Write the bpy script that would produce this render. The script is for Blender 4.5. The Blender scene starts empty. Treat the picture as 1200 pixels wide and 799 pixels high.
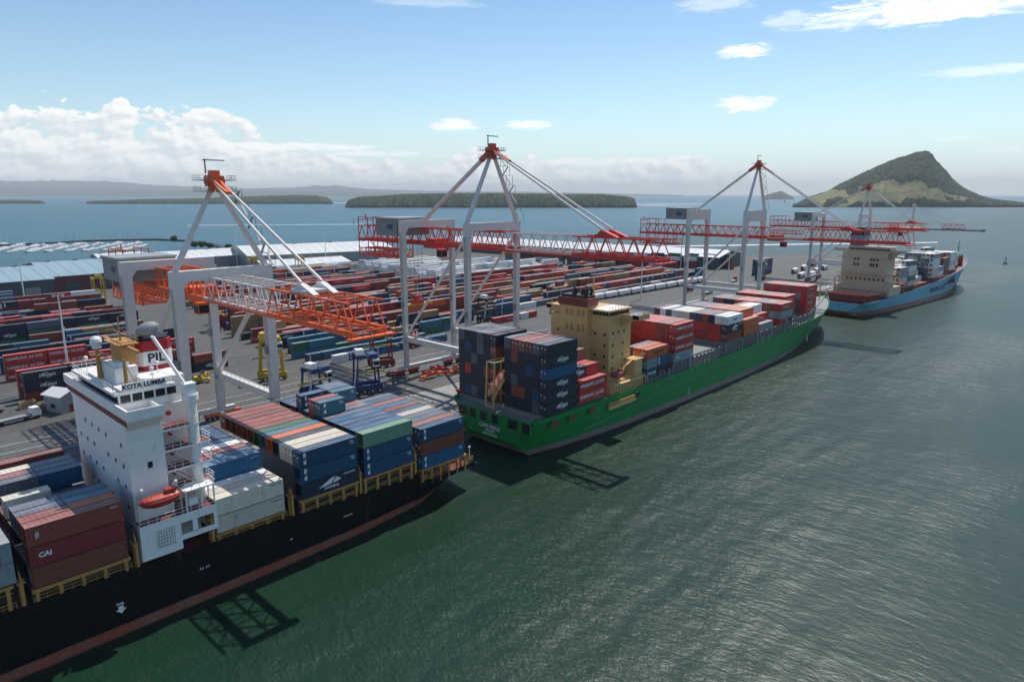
import bpy, math, random
from mathutils import Vector, Matrix
C = bpy.context
sc = C.scene
COL = sc.collection
R = math.radians
rnd = random.Random(11)

# ------------------------------------------------------------------ camera
CAMZ = 66.0
cam_d = bpy.data.cameras.new('camera'); cam = bpy.data.objects.new('camera', cam_d); COL.objects.link(cam)
cam.location = (0, 0, CAMZ)
cam.rotation_euler = (R(90 - 12.1), 0, R(43.374 - 90))
cam_d.sensor_width = 36; cam_d.lens = 24.0
cam_d.clip_start = 1; cam_d.clip_end = 80000
sc.camera = cam

# ------------------------------------------------------------------ light
SUN_AZ, SUN_EL = 14.0, 58.0          # azimuth counter-clockwise from +X
sd = bpy.data.lights.new('sun', 'SUN'); sun = bpy.data.objects.new('sun', sd); COL.objects.link(sun)
sd.energy = 3.9; sd.angle = R(0.53); sd.color = (1, 0.95, 0.87)
_v = Vector((math.cos(R(SUN_EL)) * math.cos(R(SUN_AZ)), math.cos(R(SUN_EL)) * math.sin(R(SUN_AZ)), math.sin(R(SUN_EL))))
sun.rotation_euler = _v.to_track_quat('Z', 'Y').to_euler()
sc.view_settings.view_transform = 'Standard'; sc.view_settings.look = 'None'
sc.view_settings.exposure = 0.2; sc.view_settings.gamma = 1
try: sc.view_settings.use_curve_mapping = False
except Exception: pass

class NT:
    """small node-tree writer"""
    def __init__(s, tree):
        s.t = tree; tree.nodes.clear()
    def n(s, typ, **kw):
        nd = s.t.nodes.new(typ)
        for k, v in kw.items():
            if k.startswith('i_'):
                nd.inputs[int(k[2:])].default_value = v
            else: setattr(nd, k, v)
        return nd
    def l(s, a, b): s.t.links.new(a, b)
    def put(s, sock, v):
        if isinstance(v, bpy.types.NodeSocket): s.l(v, sock)
        else: sock.default_value = v
    def m(s, op, a, b=0.0, c=0.0, clamp=False):
        nd = s.t.nodes.new('ShaderNodeMath'); nd.operation = op; nd.use_clamp = clamp
        s.put(nd.inputs[0], a); s.put(nd.inputs[1], b); s.put(nd.inputs[2], c)
        return nd.outputs[0]
    def ss(s, v, a, b, lo=0.0, hi=1.0):
        nd = s.t.nodes.new('ShaderNodeMapRange'); nd.interpolation_type = 'SMOOTHSTEP'
        s.put(nd.inputs[0], v); s.put(nd.inputs[1], a); s.put(nd.inputs[2], b)
        nd.inputs[3].default_value = lo; nd.inputs[4].default_value = hi
        return nd.outputs[0]
    def mix(s, f, a, b, mode='MIX'):
        nd = s.t.nodes.new('ShaderNodeMix'); nd.data_type = 'RGBA'; nd.blend_type = mode
        s.put(nd.inputs[0], f)
        for k, v in ((6, a), (7, b)):
            if isinstance(v, bpy.types.NodeSocket): s.l(v, nd.inputs[k])
            else: nd.inputs[k].default_value = (*v, 1) if len(v) == 3 else v
        return nd.outputs[2]
    def noise(s, vec, scale, detail=4.0, rough=0.55, dist=0.0):
        nd = s.t.nodes.new('ShaderNodeTexNoise')
        if vec is not None: s.l(vec, nd.inputs['Vector'])
        nd.inputs['Scale'].default_value = scale; nd.inputs['Detail'].default_value = detail
        nd.inputs['Roughness'].default_value = rough; nd.inputs['Distortion'].default_value = dist
        return nd.outputs['Fac']
    def mapv(s, vec, loc=(0, 0, 0), rot=(0, 0, 0), scale=(1, 1, 1)):
        nd = s.t.nodes.new('ShaderNodeMapping'); s.l(vec, nd.inputs[0])
        nd.inputs[1].default_value = loc; nd.inputs[2].default_value = rot; nd.inputs[3].default_value = scale
        return nd.outputs[0]
    def xyz(s, vec):
        nd = s.t.nodes.new('ShaderNodeSeparateXYZ'); s.l(vec, nd.inputs[0]); return nd.outputs
    def comb(s, x, y, z=0.0):
        nd = s.t.nodes.new('ShaderNodeCombineXYZ')
        for i, v in enumerate((x, y, z)): s.put(nd.inputs[i], v)
        return nd.outputs[0]

# ------------------------------------------------------------------ world: sky with a cumulus bank and high wisps
world = bpy.data.worlds.new('World'); sc.world = world; world.use_nodes = True
def build_world():
    w = NT(world.node_tree)
    sky = w.n('ShaderNodeTexSky'); sky.sky_type = 'NISHITA'; sky.sun_disc = False
    sky.sun_elevation = R(SUN_EL); sky.sun_rotation = R(90 - SUN_AZ)
    sky.altitude = 60; sky.air_density = 1.0; sky.dust_density = 0.25; sky.ozone_density = 1.0
    tc = w.n('ShaderNodeTexCoord')
    nv = w.n('ShaderNodeVectorMath', operation='NORMALIZE'); w.l(tc.outputs['Generated'], nv.inputs[0])
    x, y, z = w.xyz(nv.outputs[0])
    zc = w.m('MAXIMUM', z, 0.004)
    w.l(w.comb(x, y, zc), sky.inputs[0]) if len(sky.inputs) else None
    el = w.m('MULTIPLY', w.m('ARCSINE', z), 57.2958)
    az = w.m('MULTIPLY', w.m('ARCTAN2', y, x), 57.2958)
    STR = 0.125
    skyc = w.mix(1.0, sky.outputs[0], (.87, .96, .96), 'MULTIPLY')
    skyc = w.mix(w.ss(el, 5.0, 22.0), skyc, w.mix(1.0, skyc, (.70, .84, .93), 'MULTIPLY'))
    # cumulus bank
    base = w.comb(az, w.m('MULTIPLY', el, 1.5))
    n1 = w.noise(base, 0.42, 9, 0.60)
    n2 = w.noise(w.mapv(base, loc=(-0.32, 0.55, 0)), 0.42, 9, 0.60)
    nb = w.noise(w.mapv(base, loc=(40, 3, 0)), 0.12, 3, 0.5)
    ramp = w.n('ShaderNodeValToRGB'); cr = ramp.color_ramp
    pts = [(0.00, .06), (0.14, .07), (0.22, .16), (0.30, .34), (0.47, .36), (0.57, .35), (0.61, .42), (0.655, .56), (0.70, .68), (0.80, .62), (1.0, .55)]
    while len(cr.elements) < len(pts): cr.elements.new(0.5)
    for e, (p, v) in zip(cr.elements, pts): e.position = p; e.color = (v, v, v, 1)
    w.l(w.m('DIVIDE', az, 100.0), ramp.inputs[0])
    H = w.m('MULTIPLY', ramp.outputs[0], 10.0)
    bump = w.m('ADD', w.m('MULTIPLY', w.m('SUBTRACT', n1, 0.5), 6.5), w.m('MULTIPLY', w.m('SUBTRACT', nb, 0.5), 4.0))
    H2 = w.m('MULTIPLY', H, w.m('ADD', 0.82, w.m('MULTIPLY', bump, 0.25)))
    H2 = w.m('MINIMUM', H2, w.m('MULTIPLY', H, 1.12))
    d = w.m('SUBTRACT', H2, el)
    a = w.ss(d, 0.0, 0.38)
    holes = w.ss(w.m('ADD', n1, w.m('MULTIPLY', el, -0.008)), 0.28, 0.44, 0.75, 1.0)
    a = w.m('MULTIPLY', w.m('MULTIPLY', a, holes), w.ss(el, 0.15, 0.95, 0.0, 0.97))
    a = w.m('MULTIPLY', a, w.ss(az, 16.0, 30.0, 0.5, 1.0))
    lit = w.m('ADD', w.m('MULTIPLY', w.m('SUBTRACT', n1, n2), 5.5), 0.55, clamp=True)
    lit2 = w.m('MULTIPLY', lit, w.ss(el, 0.2, 3.0, 0.85, 1.0))
    ccol = w.mix(lit2, (5.5, 6.1, 6.4), (7.9, 7.95, 7.8))
    skyc = w.mix(w.ss(el, 0.0, 7.5, .62, 0.0), skyc, (5.5, 6.4, 7.0))
    out = w.mix(a, skyc, ccol)
    # thin wisps: (pixel x, pixel y, half width, half height, strength)
    wf = w.noise(w.comb(az, w.m('MULTIPLY', el, 5.0)), 0.55, 7, 0.65, 0.6)
    total = None
    for px, py, hw, hh, st in [(872, 60, 30, 8, .9), (873, 122, 32, 9, .95), (532, 147, 32, 8, .9), (618, 147, 34, 6, .85),
                               (1000, 24, 55, 9, .55), (925, 25, 26, 9, .45), (1110, 6, 105, 15, 1.0), (1165, 82, 48, 5, .5),
                               (345, 172, 95, 5, .8), (440, 180, 60, 4, .6), (1120, 162, 20, 3, .3), (1190, 175, 30, 3, .25), (500, 3, 60, 6, .25), (838, 4, 40, 9, .4), (700, 190, 90, 5, .5)]:
        dx = (px - 600) / 800; dy = (399.5 - py) / 800
        s_, c_ = math.sin(R(12.1)), math.cos(R(12.1)); sh, ch = math.sin(R(43.374)), math.cos(R(43.374))
        v = Vector((ch * c_ + dx * sh + dy * ch * s_, sh * c_ - dx * ch + dy * sh * s_, -s_ + dy * c_)).normalized()
        A, E = math.degrees(math.atan2(v.y, v.x)), math.degrees(math.asin(v.z))
        k = 800 / (1 + dx * dx + dy * dy) ** .5 / 57.3
        u_ = w.m('MULTIPLY', w.m('SUBTRACT', az, A), k / hw * .95); v_ = w.m('MULTIPLY', w.m('SUBTRACT', el, E), k / hh)
        r2 = w.m('ADD', w.m('MULTIPLY', u_, u_), w.m('MULTIPLY', v_, v_))
        g = w.m('SUBTRACT', w.m('MULTIPLY', wf, 2.6), w.m('ADD', 0.42, r2))
        g = w.ss(g, 0.0, 0.9, 0.0, st)
        total = g if total is None else w.m('MAXIMUM', total, g)
    out = w.mix(total, out, (8.6, 8.7, 8.6))
    bg = w.n('ShaderNodeBackground'); w.l(out, bg.inputs[0]); bg.inputs[1].default_value = STR
    o = w.n('ShaderNodeOutputWorld'); w.l(bg.outputs[0], o.inputs[0])
build_world()

# ------------------------------------------------------------------ helpers: meshes
class MB:
    def __init__(s): s.v = []; s.f = []; s.mi = []; s.col = []
    def add(s, verts, faces, mi=0, col=None):
        b = len(s.v); s.v += [tuple(v) for v in verts]
        for f in faces: s.f.append([b + i for i in f]); s.mi.append(mi); s.col.append(col)
        return s
    def box(s, x0, y0, z0, x1, y1, z1, mi=0, col=None):
        return s.add([(x0, y0, z0), (x1, y0, z0), (x1, y1, z0), (x0, y1, z0), (x0, y0, z1), (x1, y0, z1), (x1, y1, z1), (x0, y1, z1)],
                     [(0, 3, 2, 1), (4, 5, 6, 7), (0, 1, 5, 4), (1, 2, 6, 5), (2, 3, 7, 6), (3, 0, 4, 7)], mi, col)
    def beam(s, p, q, w, h=None, mi=0, w2=None, h2=None, up=(0, 0, 1)):
        h = h or w; w2 = w2 or w; h2 = h2 or h
        p, q = Vector(p), Vector(q); d = (q - p).normalized(); u = Vector(up)
        if abs(d.dot(u)) > .99: u = Vector((0, 1, 0))
        a = d.cross(u).normalized(); b = a.cross(d).normalized()
        vs = []
        for c, ww, hh in ((p, w, h), (q, w2, h2)):
            vs += [c - a * ww / 2 - b * hh / 2, c + a * ww / 2 - b * hh / 2, c + a * ww / 2 + b * hh / 2, c - a * ww / 2 + b * hh / 2]
        return s.add(vs, [(3, 2, 1, 0), (4, 5, 6, 7), (0, 1, 5, 4), (1, 2, 6, 5), (2, 3, 7, 6), (3, 0, 4, 7)], mi)
    def tube(s, p, q, r, n=8, mi=0, r2=None):
        r2 = r if r2 is None else r2
        p, q = Vector(p), Vector(q); d = (q - p).normalized(); u = Vector((0, 0, 1))
        if abs(d.dot(u)) > .99: u = Vector((0, 1, 0))
        a = d.cross(u).normalized(); b = a.cross(d)
        vs = [c + (a * math.cos(t) + b * math.sin(t)) * rr for c, rr in ((p, r), (q, r2)) for t in [2 * math.pi * i / n for i in range(n)]]
        fs = [(i, (i + 1) % n, n + (i + 1) % n, n + i) for i in range(n)] + [tuple(range(n))[::-1], tuple(range(n, 2 * n))]
        return s.add(vs, fs, mi)
    def prism(s, poly, z0, z1, mi=0):
        n = len(poly)
        return s.add([(x, y, z0) for x, y in poly] + [(x, y, z1) for x, y in poly],
                     [tuple(range(n))[::-1], tuple(range(n, 2 * n))] + [(i, (i + 1) % n, n + (i + 1) % n, n + i) for i in range(n)], mi)
    def ext(s, poly, axis, a, b, mi=0):
        """extrude a 2-D outline along x or y; outline given in the other two axes (.., z)"""
        n = len(poly)
        f = (lambda p, t: (t, p[0], p[1])) if axis == 'x' else (lambda p, t: (p[0], t, p[1]))
        return s.add([f(p, a) for p in poly] + [f(p, b) for p in poly],
                     [tuple(range(n))[::-1], tuple(range(n, 2 * n))] + [(i, (i + 1) % n, n + (i + 1) % n, n + i) for i in range(n)], mi)
    def sphere(s, c, r, mi=0, nu=10, nv=6, sz=1.0):
        vs = []; fs = []
        for j in range(nv + 1):
            t = math.pi * j / nv
            for i in range(nu):
                p = 2 * math.pi * i / nu
                vs.append((c[0] + r * math.sin(t) * math.cos(p), c[1] + r * math.sin(t) * math.sin(p), c[2] + r * sz * math.cos(t)))
        for j in range(nv):
            for i in range(nu): fs.append((j * nu + i, j * nu + (i + 1) % nu, (j + 1) * nu + (i + 1) % nu, (j + 1) * nu + i))
        return s.add(vs, fs, mi)
    def rail(s, pts, h=1.1, r=.045, mi=0, step=2.0, mids=2):
        for p, q in zip(pts, pts[1:]):
            p, q = Vector(p), Vector(q); L = (q - p).length; n = max(1, int(L / step))
            for k in range(n + 1):
                c = p.lerp(q, k / n); s.beam(c, c + Vector((0, 0, h)), r, mi=mi)
            for m in range(mids): z = Vector((0, 0, h * (m + 1) / mids)); s.beam(p + z, q + z, r, mi=mi)
        return s
    def mesh(s, name, mats):
        me = bpy.data.meshes.new(name); me.from_pydata(s.v, [], s.f)
        for m in (mats if isinstance(mats, (list, tuple)) else [mats]): me.materials.append(m)
        if any(s.mi): me.polygons.foreach_set('material_index', s.mi)
        if any(c is not None for c in s.col):
            at = me.attributes.new('paint', 'FLOAT_COLOR', 'CORNER'); k = 0; buf = []
            for f, c in zip(s.f, s.col): buf += list(c if c else (.5, .5, .5, 1)) * len(f)
            at.data.foreach_set('color', buf)
        me.update(); return me
    def build(s, name, mats, parent=None, loc=None):
        o = bpy.data.objects.new(name, s.mesh(name, mats)); COL.objects.link(o)
        if parent: o.parent = parent
        if loc: o.location = loc
        return o

def tag(o, label=None, cat=None, group=None, kind=None):
    if label: o['label'] = label
    if cat: o['category'] = cat
    if group: o['group'] = group
    if kind: o['kind'] = kind
    return o
def thing(name, label, cat, loc=(0, 0, 0), rz=0, group=None):
    o = bpy.data.objects.new(name, None); COL.objects.link(o); o.location = loc; o.rotation_euler = (0, 0, rz)
    o.empty_display_size = 1
    return tag(o, label, cat, group)
def dup(o, parent=None):
    c = o.copy(); COL.objects.link(c)
    if parent: c.parent = parent; c.matrix_parent_inverse = o.matrix_parent_inverse
    for ch in list(o.children): dup(ch, c)
    return c

def text_mesh(s, size, extrude=.02, bold=.0, align='CENTER', mat=None, vertical=False):
    cu = bpy.data.curves.new('lettering', 'FONT'); cu.body = s; cu.size = size; cu.extrude = extrude; cu.offset = bold
    cu.align_x = align; cu.align_y = 'CENTER'; cu.resolution_u = 2
    if vertical: cu.space_line = .85
    ob = bpy.data.objects.new('lettering', cu); COL.objects.link(ob)
    C.view_layer.update()
    me = bpy.data.meshes.new_from_object(ob.evaluated_get(C.evaluated_depsgraph_get()))
    bpy.data.objects.remove(ob); bpy.data.curves.remove(cu)
    me.name = 'lettering'; me.materials.clear()
    if mat: me.materials.append(mat)
    return me
TM = {}
def text(name, s, size, mat, parent, loc, face='-y', bold=.0, vertical=False, sx=1.0):
    key = (s, size, mat.name, bold, vertical)
    if key not in TM: TM[key] = text_mesh(s, size, .02, bold, 'CENTER', mat, vertical)
    o = bpy.data.objects.new(name, TM[key]); COL.objects.link(o); o.parent = parent; o.location = loc
    o.rotation_euler = {'-y': (R(90), 0, 0), '-x': (R(90), 0, R(-90)), '+y': (R(90), 0, R(180)), 'v': (R(90), R(-90), 0)}[face]
    o.scale = (sx, 1, 1)
    return o

# ------------------------------------------------------------------ materials
def new_mat(name):
    m = bpy.data.materials.new(name); m.use_nodes = True; return m, NT(m.node_tree)
def finish(t, col, rough=.6, metal=0.0, bump=None, bstr=.3, bdist=.05, spec=.5):
    p = t.n('ShaderNodeBsdfPrincipled'); t.put(p.inputs['Base Color'], col if isinstance(col, bpy.types.NodeSocket) else (*col, 1))
    t.put(p.inputs['Roughness'], rough); p.inputs['Metallic'].default_value = metal
    p.inputs['Specular IOR Level'].default_value = spec
    if bump is not None:
        b = t.n('ShaderNodeBump'); b.inputs['Strength'].default_value = bstr; b.inputs['Distance'].default_value = bdist
        t.l(bump, b.inputs['Height']); t.l(b.outputs[0], p.inputs['Normal'])
    o = t.n('ShaderNodeOutputMaterial'); t.l(p.outputs[0], o.inputs[0]); return p
def paint(name, c, rough=.5, plates=False, wear=.25, rust=(.16, .06, .03), rustamt=.35, streak=True, metal=0.0, scale=.5):
    """painted steel: uneven tone, a little dirt and vertical rust streaks"""
    m, t = new_mat(name); tc = t.n('ShaderNodeTexCoord').outputs['Object']
    n = t.noise(tc, scale, 5, .6)
    tone = t.m('ADD', 1 - wear * .5, t.m('MULTIPLY', n, wear))
    col = t.mix(1.0, (*c, 1), t.comb(tone, tone, tone), 'MULTIPLY')
    if rustamt:
        sv = t.mapv(tc, scale=(1.6, 1.6, .22) if streak else (1, 1, 1))
        r = t.ss(t.noise(sv, .9, 6, .7), .60, .74, 0, rustamt)
        col = t.mix(r, col, rust)
    if plates:
        px_, py_, pz_ = t.xyz(tc); pb = t.n('ShaderNodeTexBrick'); t.l(t.comb(t.m('ADD', px_, py_), pz_), pb.inputs['Vector']); pb.inputs['Scale'].default_value = .11; pb.inputs['Mortar Size'].default_value = .004; pb.inputs['Color1'].default_value = (1, 1, 1, 1); pb.inputs['Color2'].default_value = (.965, .965, .96, 1); pb.inputs['Mortar'].default_value = (.88, .87, .85, 1)
        col = t.mix(1.0, col, pb.outputs[0], 'MULTIPLY')
    g = t.ss(t.noise(tc, 4.0, 3, .5), .3, .7, rough - .07, rough + .1)
    finish(t, col, g, metal); return m
M = {}
def P_(name, c, **k): M[name] = paint(name, c, **k); return M[name]
P_('white', (.85, .825, .79), plates=True, rustamt=.38, wear=.2)
P_('crane_white', (.68, .65, .61), plates=True, rustamt=.32, wear=.18)
P_('orange', (.74, .13, .03), rustamt=.25)
P_('red', (.60, .045, .028), rustamt=.15)
P_('deck_red', (.20, .035, .03), rustamt=.3)
P_('ochre', (.50, .25, .07), rustamt=.55)
P_('cream', (.66, .43, .18), plates=True, rustamt=.38, wear=.15)
P_('beige', (.58, .44, .31), plates=True, rustamt=.25, wear=.15)
P_('hull_grey', (.22, .23, .22), rustamt=.4)
P_('hatch', (.20, .21, .19), rustamt=.4)
P_('yellow', (.55, .36, .03), rustamt=.3)
P_('royal', (.02, .05, .16), rustamt=.1)
P_('black', (.012, .012, .014), rustamt=.05)
P_('dark', (.03, .03, .033), rustamt=.2)
P_('hatch_dark', (.05, .035, .03), rustamt=.4)
P_('steel', (.25, .26, .27), rustamt=.3)
P_('funnel_red', (.42, .02, .025), rustamt=.05)
P_('sky_blue', (.07, .30, .45), rustamt=.1)
P_('dark_blue', (.02, .05, .10), rustamt=.1)
P_('lifeboat_orange', (.42, .035, .02), rustamt=.15)
P_('lettering_white', (.80, .78, .75), rustamt=.0, wear=.25)
P_('lettering_dark', (.015, .02, .05), rustamt=.0, wear=.1)
P_('tyre', (.018, .018, .018), rustamt=0, rough=.85)
P_('roof_pale', (.64, .64, .62), rustamt=.12, scale=.05)
P_('roof_teal', (.26, .36, .40), rustamt=.08, scale=.04)
P_('wall_dark', (.05, .075, .09), rustamt=.1, scale=.1)
P_('wall_maroon', (.13, .03, .045), rustamt=.1, scale=.1)
P_('wall_grey', (.30, .31, .31), rustamt=.15, scale=.1)
P_('rope', (.35, .30, .20), rustamt=0)
P_('pallet', (.30, .20, .10), rustamt=.2)
m, t = new_mat('window_glass'); finish(t, (.012, .018, .022), .08); M['glass'] = m

# hull paint: colour above the boot line, antifouling below, streaks and scuffs
def hull_mat(name, top, boot, zline, scuff=.25, line=None, spec=.5):
    m, t = new_mat(name); geo = t.n('ShaderNodeNewGeometry').outputs['Position']
    x, y, z = t.xyz(geo)
    n = t.noise(t.mapv(geo, scale=(.35, .35, .05)), 1.0, 6, .65)
    big = t.noise(geo, .06, 4, .6)
    col = t.mix(t.ss(n, .55, .78, 0, scuff), (*top, 1), tuple(min(1, c * 1.9 + .03) for c in top))
    col = t.mix(t.ss(big, .45, .7, 0, .35), col, tuple(c * .65 for c in top))
    bc = t.mix(t.ss(t.noise(t.mapv(geo, scale=(.2, .2, .8)), 1.0, 6, .7), .4, .65), (*boot, 1), (boot[0] * .6 + .06, boot[1] * .9 + .05, boot[2] * .9 + .05))
    zz = t.m('ADD', z, t.m('MULTIPLY', t.noise(geo, .5, 3), .3))
    col = t.mix(t.ss(zz, zline + .10, zline + .18), bc, col)
    pl = t.n('ShaderNodeTexBrick'); t.l(t.comb(x, z, 0.0), pl.inputs['Vector']); pl.inputs['Scale'].default_value = .16; pl.inputs['Mortar Size'].default_value = .008; pl.inputs['Color1'].default_value = (1, 1, 1, 1); pl.inputs['Color2'].default_value = (.84, .84, .84, 1); pl.inputs['Mortar'].default_value = (.55, .55, .55, 1)
    col = t.mix(.75, col, pl.outputs[0], 'MULTIPLY')
    rs = t.ss(t.noise(t.mapv(geo, scale=(.5, .5, .06)), 1.3, 6, .75), .60, .70, 0, .55); col = t.mix(rs, col, (.11, .05, .03))
    slime = t.ss(zz, .15, .6, .55, 0.0)
    col = t.mix(slime, col, (.03, .035, .02))
    finish(t, col, .48, bump=t.m('ADD', t.noise(t.mapv(geo, scale=(.25, .25, .8)), .7, 3), t.m('MULTIPLY', t.xyz(pl.outputs[0])[0], .3)), bstr=.35, bdist=.2, spec=spec); return m
HB = hull_mat('hull_black', (.006, .007, .010), (.32, .085, .05), 1.8, .10, spec=.2)
HG = hull_mat('hull_green', (.005, .26, .055), (.30, .20, .18), 1.9, .34)
HL = hull_mat('hull_light_blue', (.17, .47, .60), (.38, .16, .11), 3.0, .10)

# container paint: colour per object, dusty roofs lightened as if sunlit, scratches; corrugation is modelled in the mesh
def cont_mat(name, from_attr=False):
    m, t = new_mat(name)
    geo = t.n('ShaderNodeNewGeometry'); tc = t.n('ShaderNodeTexCoord').outputs['Object']
    if from_attr:
        a = t.n('ShaderNodeAttribute', attribute_name='paint'); base = a.outputs['Color']; seed = 0.0
    else:
        oi = t.n('ShaderNodeObjectInfo'); base = oi.outputs['Color']; seed = t.m('MULTIPLY', oi.outputs['Random'], 50.0)
    v = t.n('ShaderNodeVectorMath', operation='ADD'); t.l(tc, v.inputs[0]); t.l(t.comb(seed, seed, seed), v.inputs[1])
    n = t.noise(v.outputs[0], .7, 5, .65)
    tone = t.m('ADD', .70, t.m('MULTIPLY', n, .60))
    col = t.mix(1.0, base, t.comb(tone, tone, tone), 'MULTIPLY')
    st = t.ss(t.noise(t.mapv(v.outputs[0], scale=(1.8, 1.8, .3)), 1.2, 6, .7), .57, .70, 0, .6)
    col = t.mix(st, col, (.13, .055, .03))
    # upward roof faces paler: dusty and chalky, plus sunlit brightness painted in
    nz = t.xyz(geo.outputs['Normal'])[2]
    dust_and_sun = t.m('MULTIPLY', t.ss(nz, .55, .95), t.ss(t.noise(t.mapv(v.outputs[0], scale=(.3, 1.6, 1)), .8, 5, .6), .25, .8, .08 if from_attr else .04, .50 if from_attr else .30))
    col = t.mix(dust_and_sun, col, (.60, .54, .50))
    bump = None
    if from_attr:
        x, y, z = t.xyz(tc)
        bump = t.m('ABSOLUTE', t.m('SINE', t.m('MULTIPLY', x, 11.0)))
    finish(t, col, .5, bump=bump, bstr=.5, bdist=.06); return m
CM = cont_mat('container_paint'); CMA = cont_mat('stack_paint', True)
# ------------------------------------------------------------------ water, land, hills, haze
def water_mat():
    m, t = new_mat('sea_water'); pos = t.n('ShaderNodeNewGeometry').outputs['Position']
    x, y, z = t.xyz(pos)
    w1 = t.noise(t.mapv(pos, rot=(0, 0, R(-35)), scale=(1.0, .42, 1)), .62, 4, .62)
    w0 = t.noise(t.mapv(pos, rot=(0, 0, R(-30)), scale=(1.0, .5, 1)), 2.1, 3, .6)
    w2 = t.noise(t.mapv(pos, rot=(0, 0, R(-20)), scale=(1.0, .35, 1)), .15, 4, .55)
    w3 = t.noise(t.mapv(pos, rot=(0, 0, R(-50)), scale=(1.0, .3, 1)), .028, 3, .5)
    patch = t.ss(t.noise(t.mapv(pos, rot=(0, 0, R(15)), scale=(.35, 1, 1)), .010, 5, .6), .35, .65, .25, 1.25)
    h = t.m('ADD', t.m('ADD', t.m('MULTIPLY', w0, .20), t.m('MULTIPLY', w1, .62)), t.m('ADD', t.m('MULTIPLY', w2, 1.0), t.m('MULTIPLY', w3, .9)))
    h = t.m('MULTIPLY', h, patch)
    # shallow blue water behind the terminal, green harbour water in front
    shal = t.ss(t.m('ADD', y, t.m('MULTIPLY', t.noise(pos, .004, 3), 200)), 420, 1100)
    col = t.mix(t.noise(pos, .012, 4, .6), (.005, .025, .013), (.009, .034, .019))
    col = t.mix(shal, col, (.035, .11, .14))
    p = t.n('ShaderNodeBsdfPrincipled'); t.l(col, p.inputs['Base Color'])
    p.inputs['Roughness'].default_value = .37; p.inputs['IOR'].default_value = 1.33
    b = t.n('ShaderNodeBump'); b.inputs['Strength'].default_value = 1.0; b.inputs['Distance'].default_value = .62
    t.l(h, b.inputs['Height']); t.l(b.outputs[0], p.inputs['Normal'])
    o = t.n('ShaderNodeOutputMaterial'); t.l(p.outputs[0], o.inputs[0]); return m
wm = MB(); S_ = 42000.0
wm.add([(-S_, -S_, 0), (S_, -S_, 0), (S_, S_, 0), (-S_, S_, 0)], [(0, 1, 2, 3)])
tag(wm.build('water', water_mat()), kind='structure')

def foam_mat(name, cover=.5):
    m, t = new_mat(name); pos = t.n('ShaderNodeNewGeometry').outputs['Position']
    finish(t, t.mix(t.ss(t.noise(pos, .15, 6, .7), .35, .7), (.45, .52, .52), (.75, .78, .78)), .6, bump=t.noise(pos, .5, 4), bstr=.5, bdist=.4)
    return m
FOAM = foam_mat('surf_foam')

def asphalt():
    m, t = new_mat('yard_asphalt'); pos = t.n('ShaderNodeNewGeometry').outputs['Position']
    n = t.noise(pos, .035, 6, .62); f = t.noise(pos, .9, 5, .7)
    col = t.mix(t.ss(n, .3, .7), (.058, .056, .051), (.098, .094, .085))
    col = t.mix(t.ss(f, .35, .75, 0, .35), col, (.21, .205, .19))
    tr = t.noise(t.mapv(pos, rot=(0, 0, R(4)), scale=(.035, 1.1, 1)), .35, 5, .7)     # tyre tracks along the rows
    col = t.mix(t.ss(tr, .52, .68, 0, .6), col, (.045, .044, .043))
    oil = t.ss(t.noise(pos, .11, 4, .55), .66, .74, 0, .6)
    col = t.mix(oil, col, (.035, .034, .034))
    br = t.n('ShaderNodeTexBrick'); t.l(pos, br.inputs['Vector']); br.inputs['Scale'].default_value = .06
    br.inputs['Mortar Size'].default_value = .006; br.inputs['Color1'].default_value = (1, 1, 1, 1); br.inputs['Color2'].default_value = (.88, .88, .88, 1); br.inputs['Mortar'].default_value = (.6, .6, .6, 1)
    col = t.mix(.6, col, br.outputs[0], 'MULTIPLY')
    finish(t, col, t.ss(n, .3, .7, .75, .9), bump=f, bstr=.3, bdist=.05); return m
def concrete():
    m, t = new_mat('wharf_concrete'); pos = t.n('ShaderNodeNewGeometry').outputs['Position']
    n = t.noise(pos, .06, 6, .65)
    col = t.mix(t.ss(n, .3, .7), (.22, .205, .185), (.36, .34, .31))
    s = t.ss(t.noise(t.mapv(pos, scale=(.06, .5, 1)), .5, 6, .7), .5, .7, 0, .6)
    col = t.mix(s, col, (.12, .11, .10))
    st = t.ss(t.noise(pos, .25, 5, .6), .60, .70, 0, .5); col = t.mix(st, col, (.07, .065, .06))
    br = t.n('ShaderNodeTexBrick'); t.l(pos, br.inputs['Vector']); br.inputs['Scale'].default_value = .09
    br.inputs['Mortar Size'].default_value = .006; br.inputs['Color1'].default_value = (1, 1, 1, 1); br.inputs['Color2'].default_value = (.85, .85, .85, 1); br.inputs['Mortar'].default_value = (.5, .5, .5, 1)
    col = t.mix(.7, col, br.outputs[0], 'MULTIPLY')
    finish(t, col, .85, bump=n, bstr=.2, bdist=.1); return m
ASP = asphalt(); CON = concrete()
M['concrete'] = CON
G = 4.0
land = [(-400, 141), (765, 141), (768, 236), (700, 300), (622, 330), (604, 425), (560, 600), (452, 622), (412, 680), (372, 830), (300, 765), (120, 735), (-400, 690)]
tag(MB().prism(land, -6, G, 0).build('ground', ASP), kind='structure')
tag(MB().box(-399.9, 140.2, G - 2.6, 764.9, 140.99, G - .02).box(-399, 141.1, G + .0, 764, 166.0, G + .02).build('wharf_apron', CON), kind='structure')
# fender piles along the quay wall
fm = MB()
for i in range(150): fm.box(-200 + i * 6.4, 139.6, -2, -199.1 + i * 6.4, 140.15, G - .4)
tag(fm.build('quay_wall_piles', M['dark']), kind='structure')
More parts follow.
